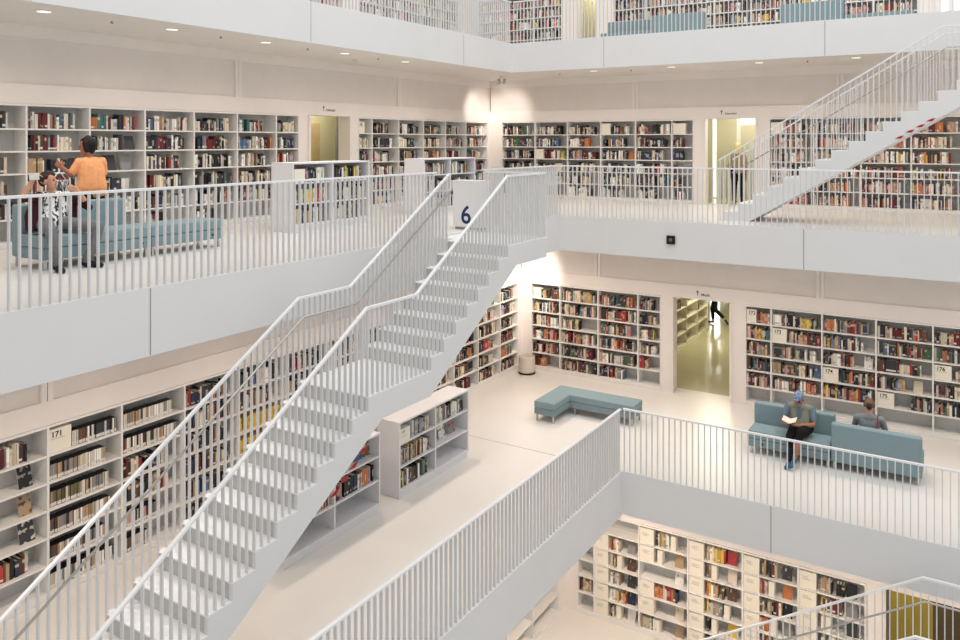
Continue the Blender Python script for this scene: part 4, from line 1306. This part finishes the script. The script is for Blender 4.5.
P.hand(lh, V((-.9, -.15, .15)), V((.1, -.2, 1)), V((0, -.9, .2)), .6, skin=M['skin2'])
re, rh = V((-3.02, 15.33, Z5 + .66)), V((-2.97, 15.11, Z5 + .665))
P.chain([rs, rs.lerp(re, .68)], [.066, .056], M['blueshirt'])
P.chain([rs.lerp(re, .6), re, rh], [.046, .043, .030], M['skin2'])
P.hand(rh, V((.75, -.35, .15)), V((-.1, -.2, 1)), V((0, -.9, .2)), .6, skin=M['skin2'])
P.face()
f = hf.normalized(); u = V((0, -.28, .96)); u = (u - f * u.dot(f)).normalized(); sd = u.cross(f)
P.soft('cap', [([hc - f * .035 + u * .055, hc + f * .035 + u * .062], [.092, .084]),
               ([hc + f * .075 + u * .062 - sd * .035, hc + f * .15 + u * .048 - sd * .028], [.016, .008]),
               ([hc + f * .075 + u * .062, hc + f * .165 + u * .048], [.016, .008]),
               ([hc + f * .075 + u * .062 + sd * .035, hc + f * .15 + u * .048 + sd * .028], [.016, .008])], M['cap'], voxel=.007, label='blue patterned cap')
P.soft('beard', [([hc + f * .05 - u * .085 - sd * .03, hc + f * .078 - u * .085, hc + f * .05 - u * .085 + sd * .03], [.03, .034, .03])], mat('grey_beard', (.55, .52, .48), .8, .1, 60), voxel=.008)
b = MB()
for k in (1, -1):
    p = hc + f * .090 + sd * k * .032 + u * .014
    b.tube([p - f * .004, p + f * .004], .024, n=12)
b.tube([hc + f * .09 + sd * .07 + u * .016, hc + f * .098 + u * .018, hc + f * .09 - sd * .07 + u * .016], .005, n=6)
b.build('glasses', M['black'], P.t)
P.finish()
# open book in his hands
bk = V((-2.855, 15.02, Z5 + .73))
t = thing('book', bk, 'open book with white pages in the reading man\'s hands', 'book')
for k in (1, -1):
    A = [bk + V((0, -.085, .0)), bk + V((k * .115, -.085, .045)), bk + V((k * .115, .085, .08)), bk + V((0, .085, .035))]
    MB().prism(A, [p + V((0, -.005, .012)) for p in A]).build('pages', M['paper'], t)
    A = [p + V((0, 0, -.006)) for p in [bk + V((0, -.09, .0)), bk + V((k * .12, -.09, .045)), bk + V((k * .12, .09, .08)), bk + V((0, .09, .035))]]
    MB().prism(A, [p + V((0, 0, .0045)) for p in A]).build('cover', M['shoe'], t)

# --- woman seen from behind
P = Body('person', (-1.62, 15.5, Z5), 'woman with brown hair bun and grey top, seen from behind on the right sofa')
pel = V((-1.62, 15.50, Z5 + .55)); ch = V((-1.62, 15.52, Z5 + .80)); nk = V((-1.62, 15.52, Z5 + .975))
ls = V((-1.815, 15.52, Z5 + .875)); rs = V((-1.425, 15.52, Z5 + .885))
P.torso(pel, ch, ls, rs, nk, M['greyshirt'], r_hip=.115, r_waist=.10, r_chest=.10)
P.chain([nk - V((0, 0, .05)), nk + V((0, .02, .07))], [.050, .046], M['skin'])
hc = V((-1.625, 15.56, Z5 + 1.085)); hf = V((-.1, .85, -.5))
P.head(hc, hf, up=(0, .4, .9))
for k in (-1, 1):
    P.chain([pel + V((k * .09, .02, 0)), (-1.62 + k * .09, 15.86, Z5 + .525)], [.105, .072], M['trnavy'])
    P.chain([(-1.62 + k * .09, 15.86, Z5 + .51), (-1.62 + k * .09, 15.92, Z5 + .10)], [.070, .046], M['trnavy'])
    P.chain([(-1.62 + k * .09, 15.91, Z5 + .045), (-1.62 + k * .10, 16.10, Z5 + .034)], [.042, .034], M['shoe'])
    sh = ls if k < 0 else rs
    e, h = V((-1.62 + k * .26, 15.60, Z5 + .64)), V((-1.62 + k * .10, 15.80, Z5 + .66))
    P.chain([sh, e], [.058, .046], M['greyshirt'])
    P.chain([e, h], [.040, .029], M['skin'])
    P.hand(h, V((-k * .6, .7, 0)), V((0, 0, 1)), V((k * .3, .6, .4)), .6)
P.face()
f = hf.normalized(); u = V((0, .4, .9)); u = (u - f * u.dot(f)).normalized(); sd = u.cross(f)
P.soft('hair', [([hc - f * .045 + u * .03, hc + u * .075, hc + f * .05 + u * .07], [.084, .076, .04]),
                ([hc - f * .075 + u * .0, hc - f * .06 - u * .04], [.058, .048]),
                ([hc + sd * .064 + u * .04, hc + sd * .068 - f * .02], [.036, .03]), ([hc - sd * .064 + u * .04, hc - sd * .068 - f * .02], [.036, .03])], M['hairbrown'])
P.soft('hair_bun', [([hc - f * .115 - u * .02, hc - f * .125 - u * .035], [.052, .048])], M['hairdark'], label='dark hair bun')
MB().tube([rs + V((-.05, -.115, .0)), rs + V((-.06, -.09, .06)), rs + V((-.06, .0, .075)), rs + V((-.07, .09, .0))], .010, n=6).build('strap', M['red'], P.t)
MB().tube([rs + V((-.05, -.115, .0)), rs + V((-.07, -.125, -.10))], .010, n=6).build('strap', M['red'], P.t)
P.finish()

# --- person in the middle back doorway
P = Body('person', (-5.28, 21.2, 0), 'blond person in beige top and black trousers in the middle back doorway')
bx, by = -5.30, 21.2
pel = V((bx, by, .86)); ch = V((bx, by, 1.12)); nk = V((bx, by, 1.30))
ls = V((bx - .16, by + .05, 1.22)); rs = V((bx + .16, by - .05, 1.22))
P.torso(pel, ch, ls, rs, nk, M['beige'], r_hip=.115, r_waist=.10, r_chest=.10)
P.chain([nk - V((0, 0, .05)), nk + V((0, 0, .06))], [.05, .046], M['skin'])
hc = V((bx, by, 1.44)); hf = V((.25, 1, 0))
P.head(hc, hf)
for k in (-1, 1):
    P.chain([pel + V((k * .085, 0, 0)), (bx + k * .09, by + k * .03, .47)], [.11, .072], M['trblack'])
    P.chain([(bx + k * .09, by + k * .03, .47), (bx + k * .09, by + k * .05, .09)], [.07, .047], M['trblack'])
    P.chain([(bx + k * .09, by + k * .05, .045), (bx + k * .10, by + .17 + k * .05, .034)], [.04, .034], M['shoe'])
    sh = ls if k < 0 else rs
    e, h = sh + V((k * .08, -.04, -.27)), sh + V((k * .05, .06, -.48))
    P.chain([sh, e], [.058, .045], M['beige'])
    P.chain([e, h], [.038, .029], M['skin'])
    P.hand(h, V((0, .1, -1)), V((-k, 0, 0)), V((0, 1, 0)), .4)
P.face()
f = hf.normalized(); sd = V((0, 0, 1)).cross(f)
P.soft('hair', [([hc - f * .045 + V((0, 0, .04)), hc + V((0, 0, .085)), hc + f * .05 + V((0, 0, .075))], [.086, .078, .04]),
                ([hc - f * .07 + V((0, 0, .02)), hc - f * .07 - V((0, 0, .10))], [.066, .060]),
                ([hc + sd * .066 + V((0, 0, .04)), hc + sd * .07 - f * .02 - V((0, 0, .10))], [.04, .036]), ([hc - sd * .066 + V((0, 0, .04)), hc - sd * .07 - f * .02 - V((0, 0, .10))], [.04, .036])], M['hairblond'])
P.finish()

# --- person walking in the room behind the lower doorway
P = Body('person', (-7.0, 25.2, Z5), 'person in black trousers striding past inside the room behind the lower doorway')
bx, by = -7.0, 25.2
pel = V((bx, by, Z5 + .90)); ch = V((bx - .02, by, Z5 + 1.2)); nk = V((bx - .03, by, Z5 + 1.42))
ls = V((bx, by - .17, Z5 + 1.33)); rs = V((bx, by + .17, Z5 + 1.33))
P.torso(pel, ch, ls, rs, nk, M['trblack'])
P.chain([nk - V((0, 0, .05)), nk + V((0, 0, .06))], [.05, .046], M['skin'])
hc = V((bx - .02, by, Z5 + 1.56)); hf = V((-1, 0, 0))
P.head(hc, hf)
for k, kn, an, to in ((-1, (bx + .02, by - .09, Z5 + .48), (bx + .32, by - .09, Z5 + .22), (bx + .40, by - .09, Z5 + .08)), (1, (bx - .12, by + .09, Z5 + .47), (bx - .10, by + .09, Z5 + .09), (bx - .28, by + .09, Z5 + .034))):
    P.chain([pel + V((0, k * .085, 0)), kn], [.11, .072], M['trblack'])
    P.chain([kn, V(kn).lerp(V(an), .8)], [.07, .05], M['trblack'])
    P.chain([V(kn).lerp(V(an), .7), an], [.04, .034], M['skin'])
    P.chain([V(an) + V((.01, 0, -.03)), to], [.038, .032], M['shoe'])
    sh = ls if k < 0 else rs
    e = sh + V((k * .12, k * .05, -.27)); h = e + V((k * .02 - .12, 0, -.2))
    P.chain([sh, e], [.058, .045], M['trblack'])
    P.chain([e, h], [.038, .029], M['skin'])
    P.hand(h, V((-.3, 0, -1)), V((0, -k, 0)), V((-1, 0, 0)), .4)
P.face()
f = hf.normalized(); sd = V((0, 0, 1)).cross(f)
P.soft('hair', [([hc - f * .045 + V((0, 0, .04)), hc + V((0, 0, .085)), hc + f * .05 + V((0, 0, .075))], [.086, .078, .04]), ([hc - f * .07 + V((0, 0, .02)), hc - f * .065 - V((0, 0, .05))], [.06, .05])], M['hairdark'])
P.finish()

# ------------------------------------------------------------------ camera
cd = bpy.data.cameras.new('camera')
cd.sensor_width = 36; cd.lens = 798 / 960 * 36
cd.shift_y = -178.5 / 960
cd.clip_start = .05; cd.clip_end = 200
cam = bpy.data.objects.new('camera', cd)
COL.objects.link(cam)
cam.location = (0, 0, 1.61)
cam.rotation_euler = (PI / 2, 0, math.atan(498 / 798))
sc.camera = cam

# ------------------------------------------------------------------ which books show, and how large
bpy.context.view_layer.update()
dg = bpy.context.evaluated_depsgraph_get()
th_ = math.atan(498 / 798)
FW = V((-math.sin(th_), math.cos(th_), 0)); RT = V((math.cos(th_), math.sin(th_), 0)); EYE = V((0, 0, 1.61))
def shown(P):
    q = P - EYE
    d = q.dot(FW)
    if d < .5: return 0
    u = 480 + 798 * q.dot(RT) / d; v = 141.5 - 798 * q.z / d
    if not (1 < u < 959 and 1 < v < 639): return 0
    ok, loc, *_ = sc.ray_cast(dg, EYE, q.normalized(), distance=q.length - .01)
    return 0 if ok else 1
for b in BOOKS:
    am = (b['a0'] + b['a1']) / 2; th = b['a1'] - b['a0']
    s = 0
    for da, fz in ((0, .5), (-.35, .8), (.35, .2), (-.35, .3), (.35, .75)):
        a = am + da * th; z = b['z'] + b['h'] * fz
        p = V((b['w'] - b['d0'] + .004, a, z)) if b['side'] == 'L' else V((a, b['w'] + b['d0'] - .004, z))
        s += shown(p)
    p = V((b['w'], am, b['z'])) if b['side'] == 'L' else V((am, b['w'], b['z']))
    d = (p - EYE).dot(FW)
    side = V((0, 1, 0)) if b['side'] == 'L' else V((1, 0, 0))
    fsh = abs(side.dot(RT) - side.dot(FW) * (p - EYE).dot(RT) / d)
    b['area'] = s / 5 * (798 / d) ** 2 * th * fsh * b['h']
    b['seen'] = s

def unit_book(style):
    """spine toward +x at x=0, depth to x=-1, thickness 0..1 along y, height 0..1"""
    b = MB()
    cm = {0: M['cover'], 1: M['coverband'], 2: M['coverband2']}[style]
    b.box(-.06, 0, 0, 1, 0, 1, cm)
    b.box(-1, -.06, 0, .10, 0, 1, cm)
    b.box(-1, -.06, .90, 1, 0, 1, cm)
    b.box(-.97, -.06, .10, .90, .012, .975, M['paper'])
    o = b.build('book', cm)
    return o
def unit_disc():
    b = MB()
    b.box(-1, -.03, 0, 1, 0, 1, M['black'])
    b.box(-.03, 0, .03, .97, 0, 1, M['discspine'])
    return b.build('disc_case', M['black'])
PROTO = {s: unit_book(s) for s in (0, 1, 2)}
PDISC = unit_disc()
def put(o, b, label, cat, group):
    n = o.copy()
    COL.objects.link(n)
    dp, th, h = b['dep'], b['a1'] - b['a0'], b['h']
    n.scale = (dp, th, h)
    if b['side'] == 'L':
        n.location = (b['w'] - b['d0'], b['a0'], b['z']); n.rotation_euler = (0, 0, 0)
    else:
        n.location = (b['a1'], b['w'] + b['d0'], b['z']); n.rotation_euler = (0, 0, -PI / 2)
        n.location = (b['a0'], b['w'] + b['d0'], b['z'])
    c = PAL[b['col']]
    j = b['jit']
    n.color = lin(tuple(min(1, max(0, x * j)) for x in c)) + (1,)
    tag(n, label, cat, group)
    return n
for b in BOOKS: b['jit'] = random.uniform(.86, 1.12)
NEAR = {}
for kind in ('book', 'disc_case'):
    L = sorted([b for b in BOOKS if b['kind'] == kind], key=lambda b: -b['area'])
    top = [b for b in L if b['seen'] >= 1][:(300 - len(FACE)) if kind == 'book' else 300]
    NEAR[kind] = top
    for b in top:
        if kind == 'book':
            lab = '%s book, %s from left, %s row, %s' % (b['col'], ORD[b['n'] - 1], b['row'], b['bay'])
            put(PROTO[random.choice((0, 0, 1, 2))], b, lab, 'book', 'books standing on the shelves')
        else:
            lab = '%s disc case, %s from left, %s row, %s' % (b['col'], ORD[b['n'] - 1], b['row'], b['bay'])
            put(PDISC, b, lab, 'disc case', 'disc cases standing on the shelves')
    rest = [b for b in L if b not in top]
    if rest:
        v, f, col, mi = [], [], [], []
        for b in rest:
            x0, x1 = b['a0'], b['a1']; z0, z1 = b['z'], b['z'] + b['h']; d0, d1 = b['d0'], b['d0'] + b['dep']
            pt = (lambda a, d, z: (b['w'] - d, a, z)) if b['side'] == 'L' else (lambda a, d, z: (a, b['w'] + d, z))
            zz = random.choice([(.12, .26), (.6, .8), (.12, .26), (0.3, .7)])
            za, zb = z0 + zz[0] * b['h'], z0 + zz[1] * b['h']
            n = len(v)
            lv = [z0, za, zb, z1]
            for z in lv: v += [pt(x0, d0, z), pt(x1, d0, z)]
            v += [pt(x0, d1, z0), pt(x1, d1, z0), pt(x0, d1, z1), pt(x1, d1, z1)]
            c = lin(tuple(min(1, x * b['jit']) for x in PAL[b['col']])) + (1,)
            lum = sum(c[:3]) / 3
            band = random.random()
            c2 = c if band < .35 else (tuple(x * .6 + .4 * .75 for x in c[:3]) + (1,) if lum < .35 else tuple(x * .55 for x in c[:3]) + (1,))
            if kind == 'disc_case': c2 = lin((.85, .84, .8)) + (1,)
            F = [(n, n + 1, n + 3, n + 2), (n + 2, n + 3, n + 5, n + 4), (n + 4, n + 5, n + 7, n + 6),
                 (n, n + 6, n + 10, n + 8), (n + 1, n + 9, n + 11, n + 7), (n + 6, n + 7, n + 11, n + 10)]
            if b['side'] == 'L': F = [q for q in F]
            f += F
            pg = c if random.random() < .35 else lin((.80, .77, .70)) + (1,)
            if kind == 'disc_case': pg = (.01, .01, .01, 1)
            for q, cc in zip(F, (c, c2, c, c, c, pg)):
                col += [cc] * 4
        me = bpy.data.meshes.new('books')
        me.from_pydata(v, [], f)
        at = me.color_attributes.new('Col', 'FLOAT_COLOR', 'CORNER')
        at.data.foreach_set('color', [x for c in col for x in c])
        me.materials.append(M['coverattr'])
        o = bpy.data.objects.new('books' if kind == 'book' else 'disc_cases', me)
        COL.objects.link(o)
        tag(o, 'all the farther rows of mixed books on the gallery shelves' if kind == 'book' else 'remaining disc cases on the lower left wall', 'books' if kind == 'book' else 'disc cases', None, 'stuff')
for o in list(PROTO.values()) + [PDISC]:
    bpy.data.objects.remove(o)
print('books', len(BOOKS), 'seen', sum(1 for b in BOOKS if b['seen']), 'discs', sum(1 for b in BOOKS if b['kind'] == 'disc_case'), 'near', len(NEAR['book']), len(NEAR['disc_case']))

# ------------------------------------------------------------------ light
sc.view_settings.view_transform = 'Standard'
sc.view_settings.look = 'None'
sc.view_settings.exposure = 0
w = bpy.data.worlds.new('sky')
sc.world = w
w.use_nodes = True
bg = w.node_tree.nodes['Background']
bg.inputs[0].default_value = (1, 1, 1, 1)
bg.inputs[1].default_value = .62
def lamp(name, typ, loc, power, color, rot=(0, 0, 0), **k):
    l = bpy.data.lights.new(name, typ)
    l.energy = power; l.color = color
    for a, b in k.items(): setattr(l, a, b)
    o = bpy.data.objects.new(name, l)
    COL.objects.link(o)
    o.location = loc; o.rotation_euler = rot
    return o
lamp('skylight', 'AREA', (-1.2, 9, 13.5), 1650, (1, 1, 1), shape='RECTANGLE', size=16, size_y=16)
WARM = (1, .81, .68)
def spots(lv, xs, ys, p):
    zt = LEV[lv] + H - FT - .03
    for x, y in xs + ys:
        lamp('gallery_lamp', 'SPOT', (x, y, zt), p, WARM, spot_size=2.7, spot_blend=.8, shadow_soft_size=.09)
wl, wb = WALL[6]
spots(6, [(wl + 1.48, y) for y in (4.1, 6.12, 8.17, 10.14, 12.25, 14.25, 16.3)], [(x, wb - 1.70) for x in (-10.2, -8.25, -6.24, -4.2, -2.2, -.1, 2.0)], 78)
wl, wb = WALL[5]
spots(5, [(wl + 1.48, y) for y in (2.1, 4.1, 6.12, 8.17, 10.14, 12.25, 14.25, 16.3)], [(x, wb - 1.70) for x in (-8.25, -6.24, -4.2, -2.2, -.1, 2.0)], 78)
wl, wb = WALL[4]
spots(4, [(wl + 1.48, y) for y in (10, 12, 14)], [(x, wb - 1.55) for x in (-5.8, -4.0, -2.2, -.4, 1.4)], 92)
wl, wb = WALL[7]
spots(7, [(wl + 1.6, y) for y in (9, 12, 15, 18)], [(x, wb - 1.8) for x in (-12, -9, -6, -3, 0)], 60)
def aim(o, target):
    o.rotation_euler = (V(target) - o.location).to_track_quat('-Z', 'Y').to_euler()
aim(lamp('corner_spot', 'SPOT', (-11.25, 19.0, 3.16), 95, (1, .88, .78), spot_size=1.3, spot_blend=1.0, shadow_soft_size=.03), (-12.35, 19.75, 2.3))
aim(lamp('corner_spot', 'SPOT', (-11.05, 19.05, 3.16), 95, (1, .88, .78), spot_size=1.3, spot_blend=1.0, shadow_soft_size=.03), (-11.75, 20.35, 2.3))
aim(lamp('corner_spot', 'SPOT', (-8.75, 16.55, -.95), 210, (1, .88, .78), spot_size=1.6, spot_blend=.9, shadow_soft_size=.03), (-9.9, 17.7, -1.9))
lamp('room_lamp', 'POINT', (-6.4, 23, -1.5), 130, (1, .92, .70), shadow_soft_size=.4)
lamp('room_lamp', 'POINT', (-5.2, 21.6, 2.5), 62, (1, .96, .86), shadow_soft_size=.3)
lamp('room_lamp', 'POINT', (-13.3, 14.2, 2.5), 32, (1, .94, .76), shadow_soft_size=.3)
lamp('room_lamp', 'POINT', (-.9, 16.3, -5.7), 60, (1, .9, .6), shadow_soft_size=.3)
lamp('room_lamp', 'POINT', (-10.4, 23.7, H + 2.5), 40, (1, .92, .6), shadow_soft_size=.3)
